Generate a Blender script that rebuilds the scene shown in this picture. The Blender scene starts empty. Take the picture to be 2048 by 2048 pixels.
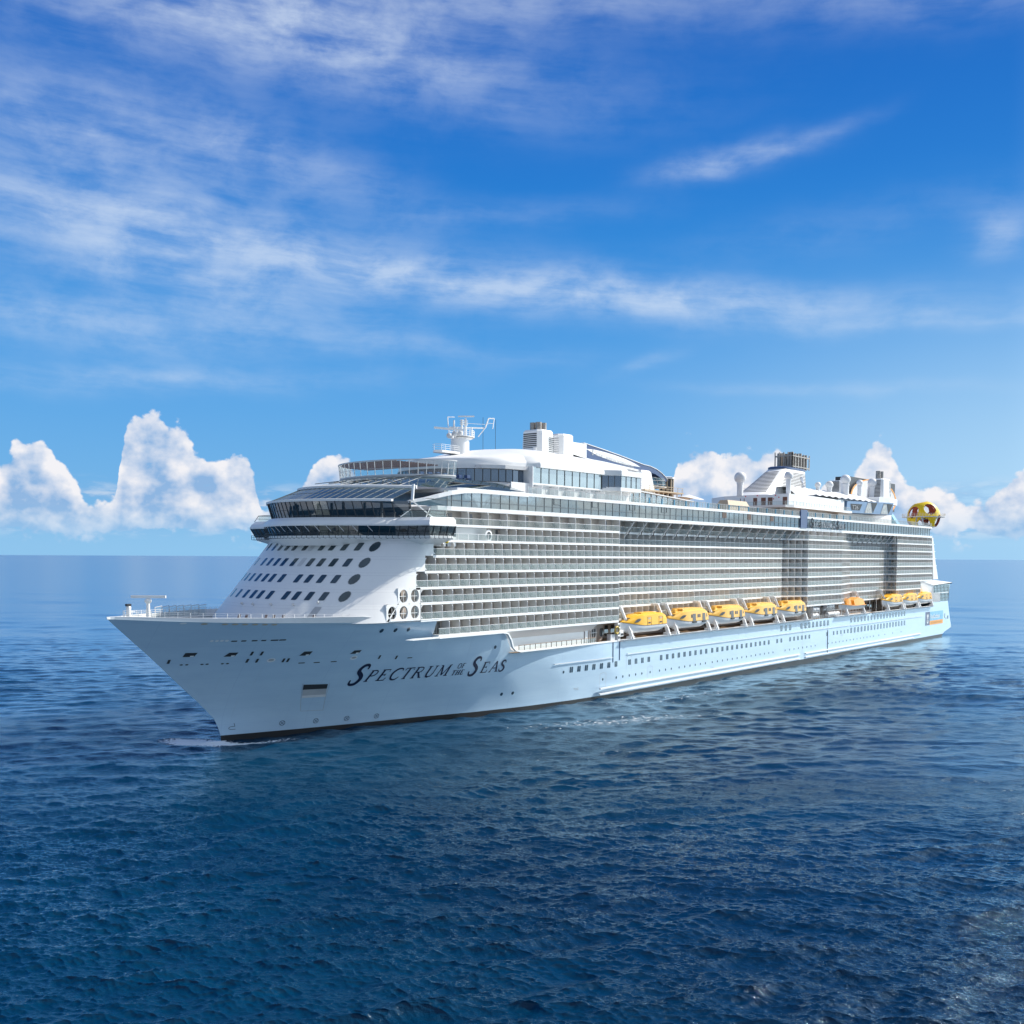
import bpy, bmesh, math, random
import numpy as np
from mathutils import Matrix, Vector

random.seed(7)
S = bpy.context.scene
COL = S.collection

# ------------------------------------------------------------------ camera
# Ship frame used by the builders below: X aft from the stem at the waterline, P to port, Z up.
# World = (X, -P, Z).
F_PX, PITCH, ROLL, CAM_H, CAM_X, CAM_P, YAW = 2048.0, 0.0577, 0.0049, 30.738, -100.863, 143.261, 0.6783
cd = bpy.data.cameras.new('camera'); cam = bpy.data.objects.new('camera', cd); COL.objects.link(cam)
R0 = Vector((math.sin(YAW), -math.cos(YAW), 0))
FW = Vector((math.cos(YAW) * math.cos(PITCH), math.sin(YAW) * math.cos(PITCH), -math.sin(PITCH)))
U0 = R0.cross(FW)
RR = R0 * math.cos(ROLL) + U0 * math.sin(ROLL)
UU = U0 * math.cos(ROLL) - R0 * math.sin(ROLL)
M = Matrix.Identity(4)
for i in range(3):
    M[i][0] = RR[i]; M[i][1] = UU[i]; M[i][2] = -FW[i]
M[0][3], M[1][3], M[2][3] = CAM_X, -CAM_P, CAM_H
cam.matrix_world = M
cd.sensor_fit = 'HORIZONTAL'; cd.sensor_width = 36; cd.lens = 36
cd.shift_y = (1114.3 + F_PX * math.tan(PITCH) - 1024) / 2048
cd.clip_start = 1; cd.clip_end = 200000
S.camera = cam
S.render.resolution_x = 1024; S.render.resolution_y = 1024
S.view_settings.view_transform = 'Standard'; S.view_settings.look = 'None'
S.view_settings.exposure = 0.36; S.view_settings.gamma = 1.0; S.view_settings.use_curve_mapping = False

# ------------------------------------------------------------------ sun
SUN_EL, SUN_AZ = math.radians(41), math.radians(31)        # azimuth measured from dead astern towards port
sdir = Vector((math.cos(SUN_EL) * math.cos(SUN_AZ), -math.cos(SUN_EL) * math.sin(SUN_AZ), math.sin(SUN_EL)))
sl = bpy.data.lights.new('sun', 'SUN'); sl.energy = 4.6; sl.angle = math.radians(0.53); sl.color = (1.0, 0.95, 0.87)
so = bpy.data.objects.new('sun', sl); COL.objects.link(so)
so.rotation_euler = sdir.to_track_quat('Z', 'Y').to_euler(); so.location = (100, -100, 300)

# ------------------------------------------------------------------ node helpers
class NT:
    def __init__(s, tree): s.t = tree
    def n(s, typ, **kw):
        nd = s.t.nodes.new(typ)
        for k, v in kw.items(): setattr(nd, k, v)
        return nd
    def link(s, a, b): s.t.links.new(a, b)
    def put(s, sock, v):
        if isinstance(v, bpy.types.NodeSocket): s.link(v, sock)
        elif v is not None: sock.default_value = v
    def m(s, op, a, b=None, c=None, clamp=False):
        nd = s.n('ShaderNodeMath', operation=op, use_clamp=clamp)
        for i, v in enumerate((a, b, c)):
            if v is not None: s.put(nd.inputs[i], v)
        return nd.outputs[0]
    def dot(s, a, vec):
        nd = s.n('ShaderNodeVectorMath', operation='DOT_PRODUCT'); s.put(nd.inputs[0], a); nd.inputs[1].default_value = vec
        return nd.outputs['Value']
    def xyz(s, x, y, z):
        nd = s.n('ShaderNodeCombineXYZ')
        for i, v in enumerate((x, y, z)): s.put(nd.inputs[i], v)
        return nd.outputs[0]
    def noise(s, vec, scale, detail=4, rough=0.55, dist=0.0, dim='3D'):
        nd = s.n('ShaderNodeTexNoise', noise_dimensions=dim); s.put(nd.inputs['Vector'], vec); nd.inputs['Scale'].default_value = scale
        nd.inputs['Detail'].default_value = detail; nd.inputs['Roughness'].default_value = rough; nd.inputs['Distortion'].default_value = dist
        return nd.outputs['Fac']
    def smooth(s, v, a, b, lo=0.0, hi=1.0):
        nd = s.n('ShaderNodeMapRange', interpolation_type='SMOOTHSTEP'); s.put(nd.inputs[0], v)
        for i, q in enumerate((a, b, lo, hi)): s.put(nd.inputs[i + 1], q)
        return nd.outputs[0]
    def mix(s, f, a, b):
        nd = s.n('ShaderNodeMix', data_type='RGBA'); s.put(nd.inputs[0], f); s.put(nd.inputs[6], a); s.put(nd.inputs[7], b)
        return nd.outputs[2]
    def curve(s, v, pts):          # piecewise linear through (x in 0..1, y in 0..1)
        nd = s.n('ShaderNodeFloatCurve'); s.put(nd.inputs['Value'], v); c = nd.mapping.curves[0]
        while len(c.points) < len(pts): c.points.new(0.5, 0.5)
        for p, (x, y) in zip(c.points, pts): p.location = (x, y)
        nd.mapping.update()
        return nd.outputs[0]
# ------------------------------------------------------------------ world: Nishita sky with drifting cirrus and a bank of cumulus
W = bpy.data.worlds.new('World'); S.world = W; W.use_nodes = True
try: W.cycles.sampling_method = 'NONE'
except Exception: pass
w = NT(W.node_tree); W.node_tree.nodes.clear()
sky = w.n('ShaderNodeTexSky', sky_type='NISHITA', sun_disc=False)
sky.sun_elevation = SUN_EL; sky.sun_rotation = math.atan2(sdir.x, sdir.y)
sky.altitude = 0; sky.air_density = 1.0; sky.dust_density = 0.3; sky.ozone_density = 3.0
tc = w.n('ShaderNodeTexCoord'); D = tc.outputs['Generated']
FH = Vector((math.cos(YAW), math.sin(YAW), 0))
dx, dy, dz = w.dot(D, R0), w.dot(D, FH), w.dot(D, (0, 0, 1))
AZ = w.m('MULTIPLY', w.m('ARCTAN2', dx, dy), 57.2958)            # degrees clockwise from the picture's heading
EL = w.m('MULTIPLY', w.m('ARCSINE', dz), 57.2958)
# the clean maritime air of the photograph: bluer than the standard atmosphere, pale at the horizon, and overhead as added fill
er = w.n('ShaderNodeValToRGB'); er.color_ramp.interpolation = 'B_SPLINE'
e01 = w.n('ShaderNodeMapRange'); w.put(e01.inputs[0], EL); e01.inputs[1].default_value = -2; e01.inputs[2].default_value = 80
w.link(e01.outputs[0], er.inputs[0]); cr = er.color_ramp
RAMP = [(-2, (.19, .50, .84)), (0.5, (.19, .50, .84)), (4, (.17, .48, .87)), (9, (.10, .40, .86)), (14, (.036, .31, .80)), (20, (.008, .20, .69)), (28, (.001, .125, .56)), (42, (.001, .085, .40)), (58, (.02, .10, .36)), (72, (.30, .40, .58)), (80, (.34, .44, .60))]
while len(cr.elements) < len(RAMP): cr.elements.new(0.5)
for el_, (e, c) in zip(cr.elements, RAMP): el_.position = (e + 2) / 82; el_.color = c + (1,)
sc = w.n('ShaderNodeVectorMath', operation='SCALE'); w.link(er.outputs[0], sc.inputs[0]); sc.inputs['Scale'].default_value = 10.0
SKYC = w.mix(0.93, sky.outputs[0], sc.outputs[0])
SKYC = w.mix(w.m('MULTIPLY', w.m('MULTIPLY', w.smooth(AZ, -2.0, 30.0), w.smooth(EL, 18.0, 1.0)), 0.78), SKYC, (5.4, 8.0, 10.2, 1))   # brighter low sky on the sun's side
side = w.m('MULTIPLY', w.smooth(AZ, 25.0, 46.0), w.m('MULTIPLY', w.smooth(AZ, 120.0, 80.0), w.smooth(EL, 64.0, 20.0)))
SKYC = w.mix(w.m('MULTIPLY', side, 0.9), SKYC, (21.0, 25.0, 29.0, 1))      # bright band added to the sky, out of frame right, for sea sheen and fill
glow = w.m('POWER', w.smooth(w.dot(D, sdir), .80, 1.0), 1.5)
SKYC = w.mix(w.m('MULTIPLY', glow, 0.9), SKYC, (15.0, 15.5, 16.5, 1))
SKYC = w.mix(w.m('MULTIPLY', w.smooth(w.m('ABSOLUTE', AZ), 70.0, 115.0), 0.75), SKYC, (4.2, 5.0, 6.2, 1))   # pale sky added out of frame behind the camera, as neutral fill
def px(u, v):
    return math.degrees(math.atan((u - 1024) / 2048)), math.degrees(math.atan((1114 - v) / 2048 * math.cos(math.atan((u - 1024) / 2048))))
# cirrus: long brush-like veils, gently bent and combed along their length
P2 = w.xyz(AZ, EL, 0.0)
wx = w.m('MULTIPLY', w.m('SUBTRACT', w.noise(P2, 0.11, 2, 0.5, 0, '2D'), 0.5), 3.0)
wy = w.m('MULTIPLY', w.m('SUBTRACT', w.noise(w.xyz(w.m('ADD', AZ, 40.0), EL, 0.0), 0.15, 3, 0.5, 0, '2D'), 0.5), 1.3)
ax, ey = w.m('ADD', AZ, wx), w.m('ADD', EL, wy)
STROKES = [  # u, v, half length (px), half width (px), tilt (deg, up to the right), strength
    (420, 60, 520, 90, -6, .95), (1050, 20, 520, 60, 4, .75), (1800, 20, 420, 50, -4, .5), (700, 130, 330, 45, -10, .5),
    (200, 280, 360, 75, -9, .85), (560, 330, 260, 40, -14, .5), (160, 470, 380, 85, -8, .95), (620, 520, 420, 50, -6, .85),
    (1060, 590, 420, 42, -5, 1.0), (1500, 610, 420, 30, -3, .75), (1900, 645, 300, 18, -3, .6),
    (140, 650, 300, 45, -2, .8), (500, 600, 250, 38, -8, .6), (250, 760, 420, 26, 2, .7), (700, 690, 360, 26, -4, .45),
    (1430, 340, 125, 24, 7, 1.0), (1600, 300, 90, 14, 16, .45), (1990, 465, 50, 40, 0, .8), (1650, 780, 260, 12, -3, .45), (1280, 730, 60, 14, 20, .4),
    (1000, 450, 260, 26, 2, .25), (950, 200, 400, 60, -3, .15), (1700, 460, 330, 40, 6, .18)]
acc = None
for (u, v, hl, hw, tilt, st) in STROKES:
    a0, e0 = px(u, v); k = 57.2958 / 2048
    c, sn = math.cos(math.radians(tilt)), math.sin(math.radians(tilt))
    s1 = w.m('MULTIPLY_ADD', ey, sn / (hl * k), w.m('MULTIPLY_ADD', ax, c / (hl * k), -(a0 * c + e0 * sn) / (hl * k)))
    t1 = w.m('MULTIPLY_ADD', ey, c / (hw * k), w.m('MULTIPLY_ADD', ax, -sn / (hw * k), (a0 * sn - e0 * c) / (hw * k)))
    g = w.m('MULTIPLY', w.m('EXPONENT', w.m('MULTIPLY_ADD', t1, w.m('MULTIPLY', t1, -1.0), w.m('MULTIPLY', s1, w.m('MULTIPLY', s1, -1.0)))), st)
    acc = g if acc is None else w.m('ADD', acc, g)
tl = w.m('MULTIPLY_ADD', AZ, 0.06, EL)                              # comb direction: slightly down to the right
comb = w.noise(w.xyz(w.m('MULTIPLY', ax, 0.16), w.m('ADD', w.m('MULTIPLY', tl, 1.3), w.m('MULTIPLY', wy, .5)), 0.0), 0.9, 7, 0.62, 0, '2D')
comb2 = w.noise(w.xyz(w.m('MULTIPLY', ax, 0.45), w.m('ADD', w.m('MULTIPLY', ey, .9), 31.0), 0.0), 0.55, 6, 0.58, 0, '2D')
cm = w.m('ADD', w.m('MULTIPLY', w.smooth(comb, 0.22, 0.80), .5), w.m('MULTIPLY', w.smooth(comb2, 0.28, 0.74), 0.75))
CIR = w.m('MULTIPLY', w.m('MULTIPLY', acc, w.m('MULTIPLY_ADD', cm, 0.66, 0.10)), w.smooth(EL, 3.0, 7.5), clamp=True)
CIR = w.m('MULTIPLY', CIR, 0.62)
# cumulus: billowing density under an uneven skyline, lit from the sun's side
def dens(off_a, off_e):
    p = w.xyz(w.m('ADD', AZ, off_a + 60), w.m('MULTIPLY_ADD', EL, 1.2, off_e * 1.2), 0.0)
    n2 = w.noise(p, 0.40, 8, 0.62, 0.0, '2D')
    vo = w.n('ShaderNodeTexVoronoi', feature='SMOOTH_F1', voronoi_dimensions='2D'); w.put(vo.inputs['Vector'], p); vo.inputs['Scale'].default_value = 0.7
    vo.inputs['Detail'].default_value = 2.0; vo.inputs['Roughness'].default_value = 0.6; vo.inputs['Smoothness'].default_value = 0.3
    return w.m('MULTIPLY_ADD', vo.outputs['Distance'], -0.30, w.m('MULTIPLY_ADD', n2, 1.0, w.m('MULTIPLY_ADD', w.noise(p, 0.2, 2, .5, 0, '2D'), 0.5, 0.02)))
TOPS = [(-200, 930), (0, 890), (60, 890), (130, 950), (200, 980), (240, 960), (255, 870), (330, 850), (400, 880), (450, 925), (490, 890), (510, 910), (530, 980),
        (600, 950), (670, 925), (730, 965), (800, 985), (1000, 985), (1160, 880), (1200, 900), (1320, 985), (1350, 900), (1420, 880), (1520, 870), (1570, 905),
        (1620, 960), (1700, 940), (1760, 890), (1800, 930), (1880, 960), (1990, 950), (2050, 920), (2200, 960)]
pts = []
for u, v in TOPS:
    a, e = px(u, v); pts.append(((a + 45) / 90, e / 12))
base = w.n('ShaderNodeMapRange'); w.put(base.inputs[0], AZ); base.inputs[1].default_value = -45; base.inputs[2].default_value = 45
TOP = w.m('MULTIPLY_ADD', w.curve(base.outputs[0], [(0, .3)] + pts + [(1, .3)]), 12.0, w.m('MULTIPLY', w.m('SUBTRACT', w.noise(w.xyz(AZ, 5.0, 0.0), 0.5, 1, .5, 0, '2D'), 0.55), 2.6))
d0 = dens(0.0, 0.0); dl = dens(0.6, 0.75)
h = w.m('SUBTRACT', TOP, EL)                                      # height left below the skyline, degrees
thr = w.m('ADD', w.smooth(h, -0.7, 1.3, 0.86, 0.06), w.smooth(EL, 0.9, 2.0, 0.55, 0.0))
cov = w.m('MULTIPLY', w.smooth(w.m('SUBTRACT', d0, thr), 0.0, 0.17), w.m('MULTIPLY', w.smooth(h, -0.75, -0.35), w.smooth(EL, 0.2, 1.0)))
lit = w.m('ADD', w.m('MULTIPLY', w.m('SUBTRACT', d0, dl), 1.25), w.m('ADD', w.smooth(h, 4.2, 0.0, 0.22, 0.74), w.m('MULTIPLY', w.m('SUBTRACT', w.noise(w.xyz(AZ, EL, 0.0), 0.33, 2, .5, 0, '2D'), 0.5), 1.1)), clamp=True)
CUMC = w.mix(lit, (2.9, 4.9, 7.9, 1), (9.9, 9.7, 9.9, 1))
# far low rows just above the horizon
nl = w.noise(w.xyz(w.m('MULTIPLY', AZ, 0.55), w.m('MULTIPLY', EL, 2.4), 0.0), 0.62, 6, 0.6, 0, '2D')
cl = w.m('MULTIPLY', w.smooth(nl, 0.34, 0.58), w.m('MULTIPLY', w.smooth(EL, 0.7, 1.6), w.smooth(EL, 4.4, 2.4)))
LOWC = w.mix(w.smooth(nl, .48, .70), (2.5, 4.9, 8.2, 1), (7.6, 8.2, 9.2, 1))
c1 = w.mix(CIR, SKYC, (7.4, 8.5, 9.9, 1))
c2 = w.mix(w.m('MULTIPLY', cl, 0.85), c1, LOWC)
c3 = w.mix(w.m('MULTIPLY', cov, 0.95), c2, CUMC)
c3 = w.mix(w.m('MULTIPLY', w.smooth(EL, 3.2, 0.2), 0.62), c3, (3.4, 6.4, 9.4, 1))      # sea haze veiling the cloud feet
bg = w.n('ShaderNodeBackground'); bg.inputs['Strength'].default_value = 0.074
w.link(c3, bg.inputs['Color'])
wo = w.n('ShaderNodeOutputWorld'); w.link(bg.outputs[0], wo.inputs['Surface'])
# ------------------------------------------------------------------ materials
MATS = {}
def mat(name, color, rough=0.5, metal=0.0, spec=0.5, var=0.06, vscale=0.5, bump=0.0, coat=0.0):
    if name in MATS: return MATS[name]
    m = bpy.data.materials.new(name); m.use_nodes = True; t = NT(m.node_tree); b = t.t.nodes['Principled BSDF']
    b.inputs['Roughness'].default_value = rough; b.inputs['Metallic'].default_value = metal
    b.inputs['Specular IOR Level'].default_value = spec; b.inputs['Coat Weight'].default_value = coat
    g = t.n('ShaderNodeNewGeometry')
    n = t.noise(g.outputs['Position'], vscale, 5, 0.6)
    c1 = tuple(max(0, c * (1 - var)) for c in color) + (1,); c2 = tuple(min(1, c * (1 + var)) for c in color) + (1,)
    t.link(t.mix(t.smooth(n, 0.3, 0.7), c1, c2), b.inputs['Base Color'])
    if bump:
        bp = t.n('ShaderNodeBump'); bp.inputs['Strength'].default_value = bump; bp.inputs['Distance'].default_value = 0.05
        t.link(t.noise(g.outputs['Position'], vscale * 3, 3), bp.inputs['Height']); t.link(bp.outputs[0], b.inputs['Normal'])
    MATS[name] = m
    return m
white = mat('white_paint', (0.80, 0.80, 0.79), 0.38, var=0.03, vscale=0.25)
white2 = mat('white_panel', (0.74, 0.745, 0.75), 0.45, var=0.03)
greyp = mat('grey_paint', (0.42, 0.43, 0.44), 0.5)
greyl = mat('light_grey', (0.62, 0.62, 0.62), 0.5)
dark = mat('dark_steel', (0.035, 0.037, 0.04), 0.5)
mull_m = mat('facade_frame', (0.10, 0.115, 0.12), 0.45)
frame_m = mat('window_frame', (0.05, 0.055, 0.06), 0.45)
black = mat('boot_black', (0.012, 0.010, 0.010), 0.45)
navy = mat('navy_paint', (0.035, 0.07, 0.17), 0.35)
ink = mat('lettering_navy', (0.006, 0.012, 0.05), 0.4)
wallm = mat('cabin_wall', (0.47, 0.40, 0.345), 0.6, var=0.05)
divm = mat('divider', (0.74, 0.71, 0.67), 0.5, var=0.03)
teak = mat('teak_deck', (0.34, 0.22, 0.13), 0.7, var=0.15, vscale=2)
deckm = mat('deck_paint', (0.26, 0.30, 0.30), 0.7)
yellow = mat('boat_yellow', (0.88, 0.46, 0.015), 0.35, var=0.03)
tendy = mat('tender_yellow', (0.88, 0.49, 0.08), 0.38, var=0.03)
ballm = mat('ball_yellow', (0.80, 0.56, 0.005), 0.35, var=0.02)
redm = mat('ball_red_lining', (0.33, 0.05, 0.02), 0.5)
stainless = mat('exhaust_steel', (0.34, 0.31, 0.28), 0.42, metal=0.5, var=0.2, vscale=1.0)
silver = mat('sign_silver', (0.40, 0.42, 0.45), 0.4, metal=0.15)
bluebox = mat('slate_blue', (0.17, 0.29, 0.47), 0.45)
teal = mat('rail_blue', (0.02, 0.20, 0.34), 0.4)
orange = mat('orange_panel', (0.80, 0.33, 0.03), 0.5)
brown = mat('brown_door', (0.16, 0.065, 0.04), 0.5)
rub = mat('brown_inside', (0.10, 0.05, 0.03), 0.6)
skyb = mat('banner_blue', (0.16, 0.42, 0.60), 0.4)
redp = mat('red_paint', (0.6, 0.05, 0.05), 0.5)
tan = mat('tan_cover', (0.52, 0.42, 0.30), 0.7)

def hull_paint():
    m = bpy.data.materials.new('hull_pale_blue'); m.use_nodes = True; t = NT(m.node_tree); b = t.t.nodes['Principled BSDF']
    g = t.n('ShaderNodeNewGeometry'); sp = t.n('ShaderNodeSeparateXYZ'); t.link(g.outputs['Position'], sp.inputs[0])
    n = t.noise(t.xyz(t.m('MULTIPLY', sp.outputs[0], .12), t.m('MULTIPLY', sp.outputs[1], .12), t.m('MULTIPLY', sp.outputs[2], .6)), 1.0, 6, 0.6)
    base = t.mix(t.smooth(n, .3, .7), (0.42, 0.57, 0.70, 1), (0.46, 0.61, 0.73, 1))
    # plate seams: faint lines every few metres
    def line(v, per, wd):
        f = t.m('FRACT', t.m('MULTIPLY', v, 1 / per)); return t.m('LESS_THAN', f, wd / per)
    ln = t.m('MAXIMUM', line(sp.outputs[0], 13.7, .10), line(sp.outputs[2], 2.75, .05))
    st = t.noise(t.xyz(t.m('MULTIPLY', sp.outputs[0], 1.1), 0.0, t.m('MULTIPLY', sp.outputs[2], .05)), 1.0, 4, 0.7)
    base = t.mix(t.m('MULTIPLY', t.smooth(st, .55, .8), .16), base, (0.36, 0.44, 0.52, 1))
    base = t.mix(t.m('MULTIPLY', ln, .22), base, (0.25, 0.38, 0.55, 1))
    t.link(base, b.inputs['Base Color']); b.inputs['Roughness'].default_value = 0.3; b.inputs['Coat Weight'].default_value = 0.15
    bp = t.n('ShaderNodeBump'); bp.inputs['Strength'].default_value = 0.25; bp.inputs['Distance'].default_value = 0.03
    t.link(t.noise(t.xyz(t.m('MULTIPLY', sp.outputs[0], .35), 0.0, t.m('MULTIPLY', sp.outputs[2], .35)), 1.0, 2), bp.inputs['Height'])
    t.link(bp.outputs[0], b.inputs['Normal'])
    return m
hullm = hull_paint()

def front_paint():      # white steel with faint weld seams
    m = bpy.data.materials.new('white_plating'); m.use_nodes = True; t = NT(m.node_tree); b = t.t.nodes['Principled BSDF']
    g = t.n('ShaderNodeNewGeometry'); sp = t.n('ShaderNodeSeparateXYZ'); t.link(g.outputs['Position'], sp.inputs[0])
    f = t.m('FRACT', t.m('MULTIPLY', t.m('SUBTRACT', sp.outputs[2], 22.0), 1 / 2.75))
    l1 = t.m('MAXIMUM', t.m('LESS_THAN', f, .018), t.m('MULTIPLY', t.m('GREATER_THAN', f, .17), t.m('LESS_THAN', f, .185)))
    st = t.noise(t.xyz(t.m('MULTIPLY', sp.outputs[0], 1.2), t.m('MULTIPLY', sp.outputs[1], 1.2), t.m('MULTIPLY', sp.outputs[2], .1)), 1.0, 4, 0.7)
    c = t.mix(t.m('MULTIPLY', t.smooth(st, .5, .85), .25), (0.80, 0.80, 0.79, 1), (0.66, 0.65, 0.63, 1))
    c = t.mix(t.m('MULTIPLY', l1, .35), c, (0.45, 0.46, 0.48, 1))
    t.link(c, b.inputs['Base Color']); b.inputs['Roughness'].default_value = 0.4
    return m
plating = front_paint()

def glass(name, tint, refl, base, rough=0.04, see=0.0, var=1.35, wav=1.0):
    m = bpy.data.materials.new(name); m.use_nodes = True; t = NT(m.node_tree); b = t.t.nodes['Principled BSDF']
    g = t.n('ShaderNodeNewGeometry')
    n = t.noise(g.outputs['Position'], 0.45, 3, 0.6)
    t.link(t.mix(t.smooth(n, .35, .65), base + (1,), tuple(min(1, c * var) for c in base) + (1,)), b.inputs['Base Color'])
    b.inputs['Roughness'].default_value = rough; b.inputs['Specular IOR Level'].default_value = 0.6
    bp = t.n('ShaderNodeBump'); bp.inputs['Strength'].default_value = 0.06 * wav; bp.inputs['Distance'].default_value = 0.1
    t.link(t.noise(g.outputs['Position'], 0.5, 2), bp.inputs['Height']); t.link(bp.outputs[0], b.inputs['Normal'])
    gl = t.n('ShaderNodeBsdfGlossy'); gl.inputs['Color'].default_value = tint + (1,); gl.inputs['Roughness'].default_value = rough
    t.link(bp.outputs[0], gl.inputs['Normal'])
    mx = t.n('ShaderNodeMixShader'); mx.inputs[0].default_value = refl
    t.link(b.outputs[0], mx.inputs[1]); t.link(gl.outputs[0], mx.inputs[2]); out = mx.outputs[0]
    if see > 0:
        tr = t.n('ShaderNodeBsdfTransparent'); tr.inputs['Color'].default_value = tuple(0.55 + 0.45 * c for c in tint) + (1,)
        m2 = t.n('ShaderNodeMixShader'); m2.inputs[0].default_value = see
        t.link(out, m2.inputs[1]); t.link(tr.outputs[0], m2.inputs[2]); out = m2.outputs[0]
    t.link(out, t.t.nodes['Material Output'].inputs['Surface'])
    return m
facade_g = glass('facade_glass', (0.84, 0.92, 0.92), 0.25, (0.12, 0.165, 0.17), see=0.06)
dark_g = glass('dark_glass', (0.75, 0.85, 0.90), 0.10, (0.012, 0.02, 0.025), see=0.12)
port_g = glass('window_glass', (0.75, 0.85, 0.90), 0.04, (0.03, 0.05, 0.06))
hullwin_g = glass('hull_window_glass', (0.75, 0.85, 0.90), 0.02, (0.02, 0.045, 0.075), wav=0.0)
lounge_g = glass('lounge_glass', (0.70, 0.82, 0.95), 0.22, (0.03, 0.055, 0.09))
roof_g = glass('roof_glass', (0.70, 0.82, 0.88), 0.09, (0.04, 0.062, 0.07))
balc_g = glass('balcony_glass', (0.86, 0.93, 0.91), 0.12, (0.40, 0.46, 0.44), see=0.66, var=1.03, wav=0.0)
clear_g = glass('clear_glass', (0.86, 0.95, 0.95), 0.12, (0.4, 0.5, 0.5), see=0.76, var=1.05, wav=0.0)
bubble_g = glass('bubble_glass', (0.7, 0.85, 0.9), 0.2, (0.05, 0.10, 0.11), see=0.45)

# ------------------------------------------------------------------ mesh builder (X aft, P port, Z up)
class MB:
    def __init__(s): s.v = []; s.f = []; s.m = []
    def add(s, pts): 
        i = len(s.v); s.v += [tuple(float(c) for c in p) for p in pts]; return i
    def poly(s, pts, m=0): i = s.add(pts); s.f.append(tuple(range(i, i + len(pts)))); s.m.append(m); return s
    def hexa(s, a, b, m=0):            # two quads a (4 pts) and b (4 pts)
        i = s.add(list(a) + list(b))
        for q in ((0, 1, 2, 3), (7, 6, 5, 4), (0, 4, 5, 1), (1, 5, 6, 2), (2, 6, 7, 3), (3, 7, 4, 0)): s.f.append(tuple(i + k for k in q)); s.m.append(m)
        return s
    def box(s, x0, x1, p0, p1, z0, z1, m=0):
        return s.hexa([(x0, p0, z0), (x1, p0, z0), (x1, p1, z0), (x0, p1, z0)], [(x0, p0, z1), (x1, p0, z1), (x1, p1, z1), (x0, p1, z1)], m)
    def prism(s, pts, vec, m=0):       # polygon swept along a vector
        n = len(pts); i = s.add(pts); j = s.add([tuple(p[k] + vec[k] for k in range(3)) for p in pts])
        s.f.append(tuple(range(i, i + n))); s.f.append(tuple(range(j + n - 1, j - 1, -1))); s.m += [m, m]
        for k in range(n): s.f.append((i + k, i + (k + 1) % n, j + (k + 1) % n, j + k)); s.m.append(m)
        return s
    def plan(s, pts, z0, z1, m=0): return s.prism([(x, y, z0) for x, y in pts], (0, 0, z1 - z0), m)
    def loft(s, rings, m=0, closed=True, cap=False, caps=None):
        n = len(rings[0]); b = [s.add(r) for r in rings]
        for a, c in zip(b[:-1], b[1:]):
            for k in range(n if closed else n - 1): s.f.append((a + k, a + (k + 1) % n, c + (k + 1) % n, c + k)); s.m.append(m)
        if cap or caps in ('start', 'both'): s.f.append(tuple(range(b[0] + n - 1, b[0] - 1, -1))); s.m.append(m)
        if cap or caps in ('end', 'both'): s.f.append(tuple(range(b[-1], b[-1] + n))); s.m.append(m)
        return s
    def cyl(s, c, r, z0, z1, n=16, m=0, r2=None, sx=1, sy=1):
        r2 = r if r2 is None else r2
        ring = lambda rr, z: [(c[0] + sx * rr * math.cos(2 * math.pi * k / n), c[1] + sy * rr * math.sin(2 * math.pi * k / n), z) for k in range(n)]
        return s.loft([ring(r, z0), ring(r2, z1)], m, True, True)
    def tube(s, pts, r, n=5, m=0):
        pts = [Vector(p) for p in pts]; rings = []
        for i, p in enumerate(pts):
            d = (pts[min(i + 1, len(pts) - 1)] - pts[max(i - 1, 0)]).normalized()
            a = d.cross(Vector((0, 0, 1)) if abs(d.z) < .9 else Vector((1, 0, 0))).normalized(); b = d.cross(a)
            rings.append([tuple(p + (a * math.cos(2 * math.pi * k / n) + b * math.sin(2 * math.pi * k / n)) * r) for k in range(n)])
        return s.loft(rings, m, True, True)
    def bar(s, a, b, w, h, m=0):       # rectangular bar between two points, w across, h high
        a, b = Vector(a), Vector(b); d = (b - a).normalized()
        up = Vector((0, 0, 1)) if abs(d.z) < .95 else Vector((1, 0, 0))
        sd = d.cross(up).normalized() * (w / 2); u2 = sd.cross(d).normalized() * (h / 2)
        q = lambda p: [tuple(p - sd - u2), tuple(p + sd - u2), tuple(p + sd + u2), tuple(p - sd + u2)]
        return s.hexa(q(a), q(b), m)
    def ball(s, c, r, n=20, m=0, z0=-1, z1=1, sx=1, sy=1, sz=1):
        rings = []
        for i in range(n // 2 + 1):
            t = math.asin(z0) + (math.asin(z1) - math.asin(z0)) * i / (n // 2)
            rr = max(r * math.cos(t), 1e-3)
            rings.append([(c[0] + sx * rr * math.cos(2 * math.pi * k / n), c[1] + sy * rr * math.sin(2 * math.pi * k / n), c[2] + sz * r * math.sin(t)) for k in range(n)])
        return s.loft(rings, m, True, True)
    def build(s, name, mats, parent=None, smooth=False, origin=(0, 0, 0)):
        if not isinstance(mats, (list, tuple)): mats = [mats]
        me = bpy.data.meshes.new(name)
        ox, op, oz = origin
        me.from_pydata([(x - ox, -(p - op), z - oz) for x, p, z in s.v], [], [tuple(reversed(f)) for f in s.f])
        for q in mats: me.materials.append(q)
        if len(mats) > 1: me.polygons.foreach_set('material_index', s.m)
        bm = bmesh.new(); bm.from_mesh(me)
        bmesh.ops.remove_doubles(bm, verts=bm.verts, dist=1e-5); bmesh.ops.recalc_face_normals(bm, faces=bm.faces)
        if smooth:
            for f in bm.faces: f.smooth = True
            for e in bm.edges:
                if len(e.link_faces) == 2 and e.calc_face_angle(0) > math.radians(38): e.smooth = False
        bm.to_mesh(me); bm.free()
        o = bpy.data.objects.new(name, me); COL.objects.link(o)
        o.location = (ox, -op, oz)
        if parent is not None: o.parent = parent
        return o
def tag(o, label, cat, group=None):
    o['label'] = label; o['category'] = cat
    if group: o['group'] = group
    return o
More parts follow.
